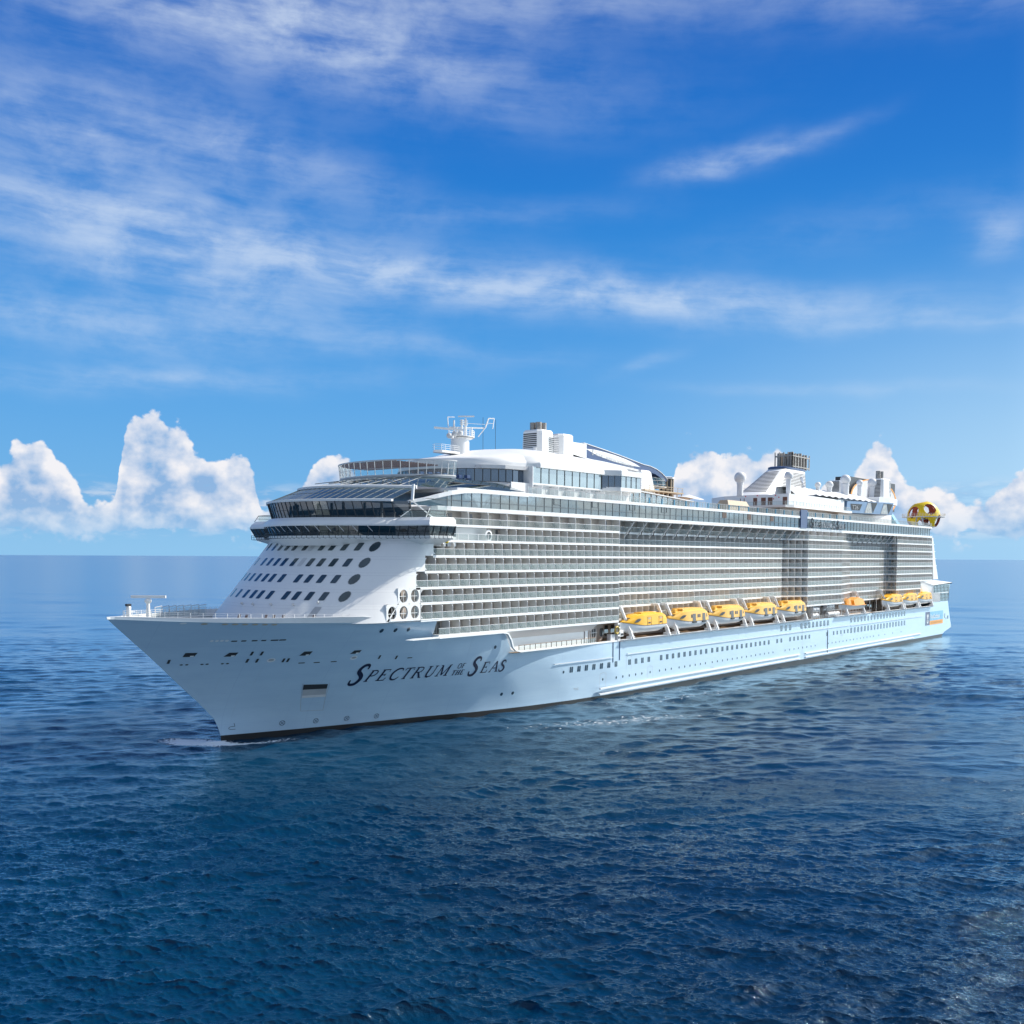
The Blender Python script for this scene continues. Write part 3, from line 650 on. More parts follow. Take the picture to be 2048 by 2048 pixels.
for z0, z1 in zip(zs[1:-1], zs[2:]):
    xe = START[z0]
    for sg in (1, -1):
        p = sg * HB; holes = CIRC.get(z0, ()) if sg == 1 else ()
        xa0, xa1 = fXs(z0), fXs(z1); xl = holes[0] - 1.35 if holes else xe
        zb, zt = z0 + .30, z1 - .42          # opening between the deck edge and the slab above
        if sg == -1:
            fs.poly([(xa0, p, z0), (60, p, z0), (60, p, z1), (xa1, p, z1)]) if False else None
        if xa0 < xl or xa1 < xl: (fs if sg == 1 else fsb).poly([(xa0, p, z0), (max(xl, xa0), p, z0), (max(xl, xa1), p, z1), (xa1, p, z1)])
        elif xa1 > xl: (fs if sg == 1 else fsb).poly([(xl, p, z0), (xa0, p, z0), (xa1, p, z1)])
        for cx in holes:                                         # square panel with a round hole
            cz = (z0 + z1) / 2 - .02; n = 32; outer, inner = [], []
            for k in range(n):
                a = 2 * math.pi * k / n; c, s_ = math.cos(a), math.sin(a); q = max(abs(c) / 1.35, abs(s_) / ((z1 - z0) / 2))
                outer.append((cx + c / q, p, (z0 + z1) / 2 + s_ / q)); inner.append((cx + .98 * c, p, cz + 1.12 * s_))
            fs.loft([outer, inner, [(x, p - .35, z) for x, y, z in inner]])
        if sg == 1:                                              # rounded corners of the first opening in the row
            r = .62
            for cz, sz in ((zb, 1), (zt, -1)):
                arc = [(xe, p + .01, cz)] + [(xe + r - r * math.sin(t), p + .01, cz + sz * (r - r * math.cos(t))) for t in np.linspace(0, math.pi / 2, 6)]
                fs.prism(arc, (0, -.12, 0))
# fill behind the slab line of the solid area (upper/lower lips)
front = ft.build('front_superstructure', plating, ship, smooth=True)
fs.build('side_plating', plating, front); fsb.build('side_plating', plating, front)
for z0, hs_ in CIRC.items():
    for cx in hs_: mb = MB(); mb.bar((cx - 1.0, HB - .2, z0 + 1.3), (cx + 1.0, HB - .2, z0 + 1.3), .08, .09); mb.bar((cx + .1, HB - .2, z0 + .35), (cx + .1, HB - .2, z0 + 2.3), .05, .06); mb.build('opening_rail', white, front)
def front_win(c_deg, z, hw, hh, r, name, m, lean=0.0):
    pts = []
    for u, v in rrect(-hw, hw, -hh, hh, r):
        zz = z + v; ph = math.radians(c_deg); x0 = fpt(ph, z); loc = math.hypot(fa(z) * math.sin(ph), HB * math.cos(ph))
        pts.append((ph + (u + lean * v) / loc, zz))
    mb = MB(); mb.poly([fpt(a, b, .03) for a, b in pts]); 
    ring_o = [fpt(a, b, .02) for a, b in pts]; cx = sum(a for a, b in pts) / len(pts); cz = z
    ring_i = [fpt(cx + (a - cx) * 1.13, cz + (b - cz) * 1.07, .015) for a, b in pts]
    mb.loft([ring_i, ring_o], 1)
    return mb.build(name, [m, greyl], front)
ROWS = [(32.40, [-53, -41.2, -30.6, -22.5, -15.4, -8.5, -.2, 11.6, 18.4, 26.1, 34.8], 44.8), (29.66, [-42.7, -28.9, -21.0, -13.7, -7.2, .5, 12.1, 19.0, 26.6, 35.2], 45.6),
        (26.90, [-46, -36, -27.3, -19.5, -12.3, -6.0, 1.5, 12.7, 19.5, 27.1, 35.6], 46.6), (24.08, [-38, -27, -17.7, -10.3, -4.2, 3.0, 13.8, 20.3, 28.0, 36.3], 48.2)]
for z, ds, rc in ROWS:
    for d in ds: front_win(d, z, .56, .68, .2, 'front_window', port_g)
    front_win(rc, z, .86, .86, .855, 'round_window', port_g)
for d, z in ((4.2, 32.4), (5.7, 29.7)): front_win(d + .5, z, .5, .68, .2, 'window_shutter', greyl)
front_win(37.7, 21.3, .62, 1.05, .18, 'front_door', greyp)
for d, z in ((-2.5, 22.3), (-12, 22.3), (10, 22.4), (23.3, 22.5), (36.3, 22.9)):
    a = fpt(math.radians(d), z, .35); mb = MB(); mb.ball(a, .24, 10); mb.bar(fpt(math.radians(d), z), a, .12, .12); mb.build('floodlight', greyl, front)
# ------------------------------------------------------------------ cabin decks along the port side
PATH = [(20, 20.7), (88.6, 20.7), (92.6, 17.7), (179.4, 17.7), (189.3, 21.5), (216, 21.5), (233, 17.7), (267.6, 17.7), (269.7, 20.7), (311, 20.7)]
def clip_path(x0, x1):
    out = []
    for (xa, pa), (xb, pb) in zip(PATH[:-1], PATH[1:]):
        if xb <= x0 or xa >= x1: continue
        f0 = max(0, (x0 - xa) / (xb - xa)); f1 = min(1, (x1 - xa) / (xb - xa))
        A = (xa + (xb - xa) * f0, pa + (pb - pa) * f0); B = (xa + (xb - xa) * f1, pa + (pb - pa) * f1)
        if not out: out.append(A)
        out.append(B)
    return out
def inset(path, d):
    """offset a polyline towards the ship's middle"""
    out = []
    for i, (x, p) in enumerate(path):
        ns = []
        for a, b in ((i - 1, i), (i, i + 1)):
            if 0 <= a and b < len(path):
                dx_, dp_ = path[b][0] - path[a][0], path[b][1] - path[a][1]; L = math.hypot(dx_, dp_); ns.append((dp_ / L, -dx_ / L))
        nx_, np_ = sum(n[0] for n in ns), sum(n[1] for n in ns); L = math.hypot(nx_, np_); nx_, np_ = nx_ / L, np_ / L
        k = d / max(.5, nx_ * ns[0][0] + np_ * ns[0][1])
        out.append((x + nx_ * k, p + np_ * k))
    return out
END = {16.9: 297, 19.85: 297, 22.75: 312.3, 25.42: 311.9, 28.2: 311.4, 30.92: 310.8, 33.65: 310.1, 36.42: 309.4}
# deck slabs: a white edge band all along, carried across to the far side
for z in DK[:-1]:
    x0 = START[z] - (.05 if z < 33 else 0); pth = clip_path(x0, END[z]); ip = inset(pth, 3.6)
    mb = MB(); mb.plan(pth + ip[::-1], z - .34, z + .12)
    mb.build('deck_edge', white, ship)
core = MB()
cp = inset(clip_path(22.0, 312), 1.75)
for z0, z1, xa, xb in ((12.5, 16.9, 52, 300), (16.9, 19.85, 31.5, 300), (19.85, 25.42, 23, 311), (25.42, 30.92, 26.5, 311), (30.92, 39.2, 34, 310)):
    q = inset(clip_path(xa, xb), 1.75 if z0 > 13 else 3.4)
    core.loft([[(x, p, z0) for x, p in q], [(x, p, z1) for x, p in q]], closed=False)
    core.box(xa, xa + .2, 0, q[0][1], z0, z1)
core.build('cabin_wall', wallm, ship)
inner = MB(); inner.box(36, 306, -HB, 13, 13, 39.1); inner.box(24, 36, -14, 14, 19.5, 34)
inner.build('far_side', white2, ship)
# cabins: partition, glass balustrade with rail, door glazing
cells = []
for z in DK[:-1]:
    top = DK[DK.index(z) + 1] - .34; step = 5.43 if z > 36 else 2.713
    for (xa, pa), (xb, pb) in zip(clip_path(START[z], END[z])[:-1], clip_path(START[z], END[z])[1:]):
        L = math.hypot(xb - xa, pb - pa); n = max(1, round(L / step)); ux, up_ = (xb - xa) / L, (pb - pa) / L
        for k in range(n):
            s0, s1 = L * k / n, L * (k + 1) / n
            cells.append((z, top, (xa + ux * s0, pa + up_ * s0), (xa + ux * s1, pa + up_ * s1), (ux, up_)))
def special(c):   # the open walkway behind the bridge wing has no cabins
    return c[0] == 33.65 and c[2][0] < 45
cells.sort(key=lambda c: (c[2][0] - CAM_X) ** 2 + (c[2][1] - CAM_P) ** 2)
rng = random.Random(3)
def cell_mesh(mb, gl, c):
    z, top, A, B, (ux, up_) = c; nx_, np_ = up_, -ux           # inward
    P3 = lambda s, d, zz: (A[0] + ux * s + nx_ * d, A[1] + up_ * s + np_ * d, zz)
    L = math.hypot(B[0] - A[0], B[1] - A[1]); zf = z + .12
    if not special(c):
        prof = [(.10, zf), (1.75, zf), (1.75, top), (.42, top)] + [(.10 + .32 * (1 - math.sin(t)), top - .32 * (1 - math.cos(t))) for t in (math.pi * .5, math.pi * .25)][::-1][:1] + [(.10, top - .34)]
        pts = [P3(L - .05, d, zz) for d, zz in prof]
        mb.prism(pts, (ux * .10, up_ * .10, 0), 0)
        rim = [(.06, zf), (.06, top - .34), (.16, top - .12), (.40, top - .03)]
        for (d0, za), (d1, zb) in zip(rim[:-1], rim[1:]): mb.bar(P3(L, d0, za), P3(L, d1, zb), .15, .06, 1)
    # rail and end post
    mb.bar(P3(0, .05, zf + 1.12), P3(L, .05, zf + 1.12), .07, .07, 1)
    mb.bar(P3(L, .045, zf), P3(L, .045, zf + 1.15), .08, .10, 1)
    gl.poly([P3(.03, .05, zf + .07), P3(L - .03, .05, zf + .07), P3(L - .03, .05, zf + 1.07), P3(.03, .05, zf + 1.07)])
    # cabin door: dark glazing in a light frame on the back wall
    w0 = .35 if not special(c) else 1.0; wd = min(1.75, L - .6); zt = zf + 2.08
    if L > 4: w0, wd = 1.2, 1.9
    if special(c): return
    mb.poly([P3(w0, 1.72, zf), P3(w0 + wd, 1.72, zf), P3(w0 + wd, 1.72, zt), P3(w0, 1.72, zt)], 2)
    mb.bar(P3(w0 + wd * .5, 1.70, zf), P3(w0 + wd * .5, 1.70, zt), .07, .05, 0)
    if rng.random() < .45:   # drawn curtain
        a = w0 + (.05 if rng.random() < .5 else wd * .5); mb.poly([P3(a, 1.705, zf + .05), P3(a + wd * .45, 1.705, zf + .05), P3(a + wd * .45, 1.705, zt - .05), P3(a, 1.705, zt - .05)], 3)
curtain = mat('curtain', (.55, .50, .44), .8)
doorm = glass('cabin_door_glass', (.8, .85, .88), .06, (.10, .10, .10))
BM = [divm, white, doorm, curtain]
rest, restg = MB(), MB()
for i, c in enumerate(cells):
    if i < 100:
        mb, gl = MB(), MB(); cell_mesh(mb, gl, c)
        o = mb.build('balcony', BM, ship); gl.build('glass_panel', balc_g, o)
    else: cell_mesh(rest, restg, c)
o = stuff(rest.build('balcony', BM, ship)); stuff(restg.build('glass_panel', balc_g, o))
# chairs on the balconies: the nearer ones one by one
def chair_mesh():
    mb = MB()
    for x in (-.24, .24):
        for p in (-.24, .24): mb.bar((x, p, 0), (x, p, .42), .05, .05)
        mb.bar((x, -.26, .62), (x, .26, .62), .05, .04); mb.bar((x, -.24, .4), (x, -.24, .62), .05, .05)
    mb.box(-.28, .28, -.28, .28, .40, .46)
    mb.prism([(-.28, .24, .44), (-.28, .30, .44), (-.28, .46, 1.02), (-.28, .41, 1.02)], (.56, 0, 0))
    return mb
ch0 = chair_mesh().build('balcony_chair', mat('chair_weave', (.05, .055, .06), .7), None)
tag(ch0, 'small dark woven chair on a cabin balcony of the white ship', 'chair', 'dark chairs on the cabin balconies')
usedc = 0
for c in cells:
    if special(c) or usedc >= 240: continue
    z, top, A, B, (ux, up_) = c; nx_, np_ = up_, -ux
    s = .62 + .25 * rng.random(); d = .7 + .25 * rng.random()
    x, p = A[0] + ux * (math.hypot(B[0] - A[0], B[1] - A[1]) - s) + nx_ * d, A[1] + up_ * (math.hypot(B[0] - A[0], B[1] - A[1]) - s) + np_ * d
    o = ch0 if usedc == 0 else ch0.copy()
    if usedc: COL.objects.link(o)
    o.location = (x, -p, z + .125); o.rotation_euler = (0, 0, rng.uniform(-.6, .6) + math.pi)
    usedc += 1
# bulkhead beside the bridge wing (white, with a round window) at the walkway level
mb = MB(); mb.box(33, 45.5, 18.98, 19.1, 33.77, 36.05)
mb.build('walkway_wall', white, ship)
mb = MB(); c = [(44.6 + .62 * math.cos(t), 20.45, 34.7 + .72 * math.sin(t)) for t in np.linspace(0, 2 * math.pi, 20, endpoint=False)]
mb.prism(c, (0, .05, 0), 0); mb.loft([[(44.6 + 1.0 * math.cos(t), 20.40, 34.7 + 1.12 * math.sin(t)) for t in np.linspace(0, 2 * math.pi, 20, endpoint=False)], [(44.6 + .6 * math.cos(t), 20.47, 34.7 + .7 * math.sin(t)) for t in np.linspace(0, 2 * math.pi, 20, endpoint=False)]], 1)
mb.build('round_window', [frame_m, white], ship)

# ---- promenade: hull-top rail with glass, recessed white wall, openings
mb = MB(); mb.box(50.5, 78, 18.6, 18.8, 12.4, 16.6); 
mb.prism([(50.5, 18.8, 15.0), (50.5, 20.6, 16.5), (50.5, 18.8, 16.5)], (30, 0, 0))
mb.build('promenade_wall', white, ship)
mb = MB(); mb.box(24.2, 30.8, HB - .3, HB + .12, 16.42, 16.72)
tp = [(30.8, 16.42), (48.4, 16.42), (50.0, 16.15), (51.0, 14.9), (51.6, 13.4), (52.5, 12.75), (54, 12.42), (88, 12.42)]
for (xa, za), (xb, zb) in zip(tp[:-1], tp[1:]): mb.bar((xa, HB - .08, za + .1), (xb, HB - .08, zb + .1), .45, .34)
mb.prism([(22.6, HB + .02, 16.6), (24.2, HB + .12, 16.42), (24.2, HB + .12, 16.72)], (0, -.2, 0))
mb.build('hull_trim', white, ship)
mb = MB()
for k in range(15):
    x0, x1 = 53.6 + 1.75 * k, 53.6 + 1.75 * (k + 1)
    mb.bar((x0, 20.55, 12.5), (x0, 20.55, 13.75), .09, .09, 1); mb.poly([(x0 + .05, 20.55, 12.6), (x1 - .05, 20.55, 12.6), (x1 - .05, 20.55, 13.62), (x0 + .05, 20.55, 13.62)], 0)
    mb.bar((x0, 20.55, 13.7), (x1, 20.55, 13.7), .11, .07, 2)
mb.build('promenade_railing', [clear_g, frame_m, teak], ship)
MB().box(78.2, 79.3, 18.3, 19.0, 12.5, 16.5).build('promenade_screen', white, ship)
mb = MB()
for k in range(4): mb.bar((79.5 + .8 * k, 19.2, 12.5), (79.5 + .8 * k, 19.2, 16.5), .1, .1)
mb.bar((79.4, 19.2, 14.6), (82.4, 19.2, 14.6), .12, .12); mb.build('screen_frame', greyl, ship)
for x in (80.3, 83.2, 86.2): MB().poly([(x + a, 17.31, z) for a, z in rrect(0, 1.4, 13.4, 15.2, .4)]).build('promenade_window', dark_g, ship)
mb = MB(); mb.box(52, 312, 13, 20.55, 12.28, 12.36); mb.build('promenade_deck', teak, ship)
for k in range(80):
    x = 92.5 + 2.6 * k
    if x < 296 and not (178 < x < 235): MB().poly([(x + a, 14.33, z) for a, z in rrect(0, 1.5, 13.0, 15.4, .3)]).build('promenade_window', dark_g, ship)

# ---- diagonal struts under the overhanging top deck
def struts(x0, x1, n):
    for k in range(n):
        st = MB(); x = x0 + (x1 - x0) * k / (n - 1)
        st.bar((x, 20.45, 39.0), (x - .2, 17.75, 35.4), .22, .22); st.bar((x - .1, 19.1, 37.2), (x + 1.5, 17.8, 35.9), .16, .16, 1)
        st.build('deck_strut', [white2, frame_m], ship)
struts(95.2, 186.5, 18); struts(223, 268.5, 11)

# ------------------------------------------------------------------ top deck: white bands, long glass front, sun-deck rail
OUT = [(30.5, 19.9), (33, 20.7), (309.5, 20.7)]
mb = MB(); mb.plan([(31, -HB), (31, 20.2), (34, 20.72), (309.6, 20.72), (309.6, -HB)], 38.92, 39.68)
mb.build('top_deck_edge', white, ship)
mb = MB(); mb.plan([(36, -HB), (36, 20.3), (37.5, 20.75), (309.0, 20.75), (309.0, -HB)], 42.48, 43.12)
mb.build('sun_deck_edge', white, ship)
fg = MB(); fg.poly([(26.2, 18.2, 39.68), (33, 20.6, 39.68), (33, 20.6, 41.9), (28.6, 19.2, 40.7)])
xs = [33.0] + [34.12 + 2.722 * k for k in range(101)]
for a, b in zip(xs[:-1], xs[1:]): fg.poly([(a, 20.6, 39.68), (b, 20.6, 39.68), (b, 20.6, 42.48), (a, 20.6, 42.48)])
gf = fg.build('glass_facade', facade_g, ship)
ff = MB()
for k, x in enumerate(xs):
    if x > 309: break
    big = k in (4, 8, 12)
    ff.box(x - (.13 if big else .045), x + (.13 if big else .045), 20.58, 20.68, 39.68, 42.48)
ff.box(27.5, 309, 20.6, 20.67, 40.72, 40.82)
for x in (64.5, 78.0, 92.6, 106.3): ff.box(x, x + .1, 20.6, 20.69, 41.3, 42.48); ff.box(x + 2.2, x + 2.3, 20.6, 20.69, 41.3, 42.48); ff.box(x, x + 2.3, 20.6, 20.69, 41.25, 41.35)
ff.build('facade_mullion', mull_m, gf)
fb = MB(); fb.box(33, 309, 19.6, 19.8, 39.7, 42.45); fb.build('facade_backing', mat('inner_blind', (.30, .33, .32), .8, var=.08, vscale=.3), gf)
for x in (136.5, 150.7, 164.6): MB().box(x, x + 2.2, 20.55, 20.66, 41.0, 42.46).build('open_window', rub, gf)
mb = MB(); mb.box(184.7, 189.4, 20.6, 20.95, 39.7, 45.0); mb.build('name_panel', navy, ship)
# sweeping white brow from the bridge up to the sun-deck edge
br = MB(); pp = [(25.8, 18.4, 40.25, .28), (28.5, 19.6, 40.8, .36), (31, 20.4, 41.45, .42), (34, 20.85, 42.15, .48), (37.5, 20.85, 42.65, .5), (41, 20.85, 42.8, .48), (56, 20.85, 42.8, .46)]
br.loft([[(x, p - .5, z - h), (x, p, z - h), (x, p, z + h * .6), (x, p - .5, z + h * .6)] for x, p, z, h in pp], closed=True, caps='both')
br.build('white_brow', white, ship)
# sun-deck glass rail with blue posts
rl = MB(); k = 0; x = 56.2
while x < 309:
    hi = x > 97; h_ = 1.28 if hi else 1.15; dxx = 1.4
    rl.poly([(x, 20.55, 43.2), (x + dxx - .06, 20.55, 43.2), (x + dxx - .06, 20.55, 43.12 + h_), (x, 20.55, 43.12 + h_)], 0)
    if hi and k % 4 == 0 and x < 225: rl.box(x - .2, x + .2, 20.45, 20.65, 43.12, 43.15 + h_, 1)
    else: rl.box(x - .05, x + .02, 20.5, 20.6, 43.12, 43.15 + h_ + (.0 if k % 2 else .1), 2)
    k += 1; x += dxx
rl.bar((56.2, 20.55, 44.3), (97, 20.55, 44.3), .1, .07, 3); rl.bar((97, 20.55, 44.45), (309, 20.55, 44.45), .1, .07, 3)
rl.build('sun_deck_railing', [clear_g, teal, greyl, greyp], ship)
mb = MB(); mb.box(99, 308, -20, 20.2, 43.1, 43.2); mb.build('sun_deck', teak, ship)

# ------------------------------------------------------------------ stern
mb = MB()
prof = [(306, 39.0), (309.7, 39.0), (313.5, 30), (318.2, 22.9), (306, 22.9)]
mb.prism([(x, -HB, z) for x, z in prof], (0, 2 * HB - 1.6, 0))
mb.prism([(309.2, HB - 1.6, 39.0), (310.7, HB - 1.6, 39.0), (314.4, HB - 1.6, 30), (318.6, HB - 1.6, 22.9), (312.6, HB - 1.6, 22.9)], (0, 1.6, 0))
for z in (25.4, 28.2, 30.9, 33.65, 36.4): mb.box(312 + (36.4 - z) * .40 - 1.2, 312.6 + (36.4 - z) * .42, HB - .8, HB + .05, z - .1, z + .15)
mb.build('stern_wall', white, ship)
mb = MB()
A, B, C_, D_ = (296.7, 20.3, 22.75), (312.5, 20.95, 20.45), (336.6, 20.95, 20.95), (320, 14.5, 22.6)
mb.hexa([A, B, C_, D_], [tuple(q[k] + (.42 if k == 2 else 0) for k in range(3)) for q in (A, B, C_, D_)])
mb.hexa([(312.5, 20.95, 20.45), (336.6, 20.95, 20.95), (336.6, -20.95, 20.95), (320, -14.5, 22.6)], [(312.5, 20.95, 20.6), (336.6, 20.95, 21.3), (336.6, -20.95, 21.3), (320, -14.5, 22.9)])
mb.prism([(297, 20.2, 22.7), (312.6, 20.75, 20.5), (312.6, 20.75, 14.0), (309, 19.4, 14.0), (299, 18.5, 16)], (0, -1.5, 0))
sp_ = mb.build('stern_block', white, ship)
mb = MB(); mb.hexa([(312.6, HB - .1, 14.0), (332.3, HB - .1, 14.0), (332.3, -HB, 14), (312.6, -HB, 14)], [(312.6, HB - .1, 20.5), (335.2, HB - .1, 20.8), (335.2, -HB, 20.8), (312.6, -HB, 20.5)]); mb.build('stern_glazing', facade_g, sp_)
mb = MB()
for k in range(12):
    x = 313 + 1.85 * k; mb.bar((x, HB - .05, 14.0 if x > 322 else 17.4), (x + .12, HB - .05, 20.5), .14, .14)
for z in (15.3, 16.7, 18.2, 19.4): mb.box(322 if z < 17.4 else 312.8, 334.0, HB - .1, HB, z - .06, z + .06)
mb.box(312.8, 332.6, HB - .1, HB + .12, 17.35, 17.6, 1)
for k in range(7): mb.box(312.8, 321.6, HB - .1, HB + .06, 14.2 + .45 * k, 14.4 + .45 * k, 1)
mb.build('stern_lattice', [frame_m, white], sp_)
mb = MB(); mb.box(312.8, 321.7, HB - .25, HB - .06, 14.0, 17.4); mb.build('stern_vent', dark, sp_)
# ------------------------------------------------------------------ bridge
def bX(p):
    q = abs(p); return 14 + .03 * min(q, 17.5) ** 2 + (max(0, q - 17.5) * .19)
BP = [-24.4, -21, -17.5] + list(np.linspace(-16, 16, 21)) + [17.5, 21, 24.4]
def bridge_ring(off, shrink, z, aft=31.2):
    pts = [(bX(p) + off, p * shrink, z) for p in BP]
    return pts + [(aft, 24.4 * shrink, z), (aft + .6, 20.0, z), (36, 20.0, z), (36, -20.0, z), (aft, -24.4 * shrink, z)]
mb = MB()
mb.loft([bridge_ring(2.6, .80, 32.6, 31), bridge_ring(1.0, .965, 33.75), bridge_ring(.95, .97, 34.0), bridge_ring(.9, .97, 34.35)], caps='both')
mb.loft([bridge_ring(.05, 1, 36.0), bridge_ring(0, 1.0, 36.25), bridge_ring(.35, .99, 36.9), bridge_ring(1.0, .975, 37.45)], caps='both')
bridge = mb.build('bridge', white, ship)
mb = MB(); mb.loft([bridge_ring(.9, .965, 34.3), bridge_ring(.12, .995, 36.05)]); mb.build('bridge_glazing', dark_g, bridge)
mb = MB()
lo = bridge_ring(.88, .967, 34.3); hi = bridge_ring(.10, .997, 36.05)
def along(ring, s):
    L = [0]
    for a, b in zip(ring[:-1], ring[1:]): L.append(L[-1] + math.dist(a, b))
    t = s * L[-1]; i = min(int(np.searchsorted(L, t, 'right')) - 1, len(ring) - 2); f = (t - L[i]) / (L[i + 1] - L[i])
    return tuple(ring[i][k] + (ring[i + 1][k] - ring[i][k]) * f for k in range(3))
nb = len(BP) + 1
for k in range(35): mb.bar(along(lo[:nb], k / 34), along(hi[:nb], k / 34), .13, .13)
for a, b in zip(lo[:nb - 1], lo[1:nb]): mb.bar((a[0], a[1], 35.0), (b[0], b[1], 35.0), .05, .06)
mb.build('bridge_mullion', frame_m, bridge)
mb = MB()
rr_ = [(x - .75, p * 1.015, 33.9) for x, p, z in bridge_ring(.9, .97, 34)[:nb]]
for k in range(56): 
    a = along(rr_, k / 55); mb.bar((a[0] + .7, a[1] * .985, 33.8), a, .05, .05); mb.bar(a, (a[0], a[1], 34.75), .06, .06)
for a, b in zip(rr_[:-1], rr_[1:]):
    for dz_ in (0, .45, .85): mb.bar((a[0], a[1], a[2] + dz_), (b[0], b[1], b[2] + dz_), .05, .05)
mb.build('bridge_catwalk', frame_m, bridge)
mb = MB()
for k in range(8, 22):
    p = -16 + 2.0 * (k - 6); 
    if abs(p) < 19: mb.bar((bX(p) + .02, p, 36.1), (bX(p) + .25, p + 1.25, 35.0), .06, .06)
mb.build('window_wiper', greyl, bridge)
mb = MB(); mb.ball((31.6, 21.8, 33.4), .35, 10, 0); mb.bar((31.6, 21.8, 33.0), (31.6, 21.8, 32.5), .25, .25, 1); mb.build('signal_lamp', [ballm, dark], bridge)
# wing-top screens
mb = MB()
for sg in (1, -1):
    mb.bar((25.0, sg * 23.5, 37.4), (25.6, sg * 23.0, 38.6), .1, .1); mb.bar((30, sg * 23.5, 37.4), (30, sg * 23.0, 38.6), .1, .1); mb.bar((25.6, sg * 23, 38.6), (30, sg * 23, 38.6), .1, .1); mb.bar((25.4, sg * 23.2, 38.0), (30, sg * 23.2, 38.0), .08, .08); mb.bar((24.8, sg * 17.8, 38.6), (25.6, sg * 23, 38.6), .1, .1)
    mb.poly([(25.6, sg * 23, 37.5), (30, sg * 23, 37.5), (30, sg * 23, 38.55), (25.6, sg * 23, 38.55)], 1)
    mb.poly([(24.6, sg * 18, 37.5), (25.6, sg * 23, 37.5), (25.6, sg * 23, 38.55), (24.8, sg * 18, 38.55)], 1)
mb.build('wing_screen', [frame_m, clear_g], bridge)

# ------------------------------------------------------------------ two-storey lounge above the bridge, raked glass and glass roof
LP = list(np.linspace(-16.5, 16.5, 27))
def lX(p): return 14.6 + .032 * p * p
def lring(off, z, sc=1.0, curv=1.0): return [(14.6 + off + .032 * curv * p * p, p * sc, z) for p in LP]
z0, z1, z2 = 37.5, 40.25, 43.0
lb, lt = lring(1.15, z0), lring(.1, z1)
lg = MB(); lg.loft([lb, lt], closed=False)
lg.poly([lb[-1], (26.2, 18.4, z0), (26.2, 18.4, z1), lt[-1]]); lg.poly([lb[0], (26.2, -18.4, z0), (26.2, -18.4, z1), lt[0]])
lounge = lg.build('lounge_glazing', dark_g, ship)
mb = MB()
for k in range(0, 27): mb.bar(tuple(c - (.03 if i == 0 else 0) for i, c in enumerate(lb[k])), lt[k], .14 if k % 2 == 0 else .08, .14)
for f in (.46,):
    for k in range(26): mb.bar(tuple(lb[k][i] + (lt[k][i] - lb[k][i]) * f for i in range(3)), tuple(lb[k + 1][i] + (lt[k + 1][i] - lb[k + 1][i]) * f for i in range(3)), .08, .07)
mb.build('lounge_mullion', frame_m, lounge)
mb = MB()
mb.loft([[(14.6 - .15 + .032 * p * p, p * 1.01, z1 - .05), (14.6 - .2 + .032 * p * p, p * 1.01, z1 + .32), (14.6 + .5 + .032 * p * p, p, z1 + .4), (14.6 + .5 + .032 * p * p, p, z1 - .05)] for p in LP], caps='both')
rim = lring(6.3, z2, .93, 1.12)
mb.loft([[(x - .25, p * 1.012, z - .2), (x - .3, p * 1.015, z + .28), (x + .45, p * .985, z + .42), (x + .45, p * .985, z - .2)] for x, p, z in rim], caps='both')
mb.build('roof_gutter', white2, lounge)
mb = MB(); a = lring(.3, z1 + .36); b = [(x, p, z) for x, p, z in rim]
mb.loft([a, b], closed=False)
rf = mb.build('glass_roof', roof_g, ship)
mb = MB()
for k in range(27): mb.bar(a[k], b[k], .06, .08)
for k in range(26):
    for f in (.5,): mb.bar(tuple(a[k][i] + (b[k][i] - a[k][i]) * f for i in range(3)), tuple(a[k + 1][i] + (b[k + 1][i] - a[k + 1][i]) * f for i in range(3)), .06, .07)
mb.build('roof_bar', mull_m, rf)
# inner floor of the lounge so the glass shows a dark room with a few pale shapes
mb = MB(); mb.plan([(x + 1.5, p * .95) for x, p, z in lb] + [(40, 17), (40, -17)], 37.3, 37.5); mb.build('lounge_floor', dark, ship)
mb = MB(); rng2 = random.Random(5)
for k in range(9):
    p = -13 + 3.3 * k; x = lX(p) + 3.5 + rng2.random() * 3; mb.box(x, x + .3, p - .2, p + .2, 37.5, 40.2)
    mb.box(x + 2, x + 2.4, p - 1.2, p + 1.2, 37.5, 38.3 + rng2.random())
mb.build('lounge_column', white2, lounge)
# upper slope: second tier of glass up to the lookout, dark solar fins
mb = MB(); e0 = [(x + .4, p * .985, z + .2) for x, p, z in rim]
e1 = [(33.0 + 9.4 * (1 - math.sqrt(max(0, 1 - (p / 16.6) ** 2))) if abs(p) < 16.6 else 42.4, p * .86, 45.5) for x, p, z in rim]
mb.loft([e0, e1], closed=False)
mb.loft([[(x, p, z) for x, p, z in (e0[-1], e1[-1])], [(56, 20.2, 43.3), (56, 14, 45.2)]], closed=False); mb.loft([[e0[0], e1[0]], [(56, -20.2, 43.3), (56, -14, 45.2)]], closed=False)
up = mb.build('upper_glass_roof', roof_g, ship)
mb = MB()
for k in range(2, 25, 2): mb.bar(e0[k], e1[k], .07, .07, 1)
for p, x0, x1 in ((3, 26, 29.5), (6.5, 27, 30), (9.5, 28.5, 32), (12.2, 30.5, 35), (13.8, 33, 38), (-2, 25.5, 28.5), (-7, 26.5, 31)):
    f0, f1 = (x0 - 21.5) / 14, (x1 - 21.5) / 14; mb.bar((x0, p, 43.5 + 2.2 * f0), (x1, p + 1.4, 43.5 + 2.2 * f1), .35, .12, 0)
for p0, f in ((15.5, .3), (16.6, .55)): mb.bar((39, p0, 44.4), (50, p0 + .5, 44.2), .4, .12, 0)
mb.build('solar_fin', [dark, greyl], up)
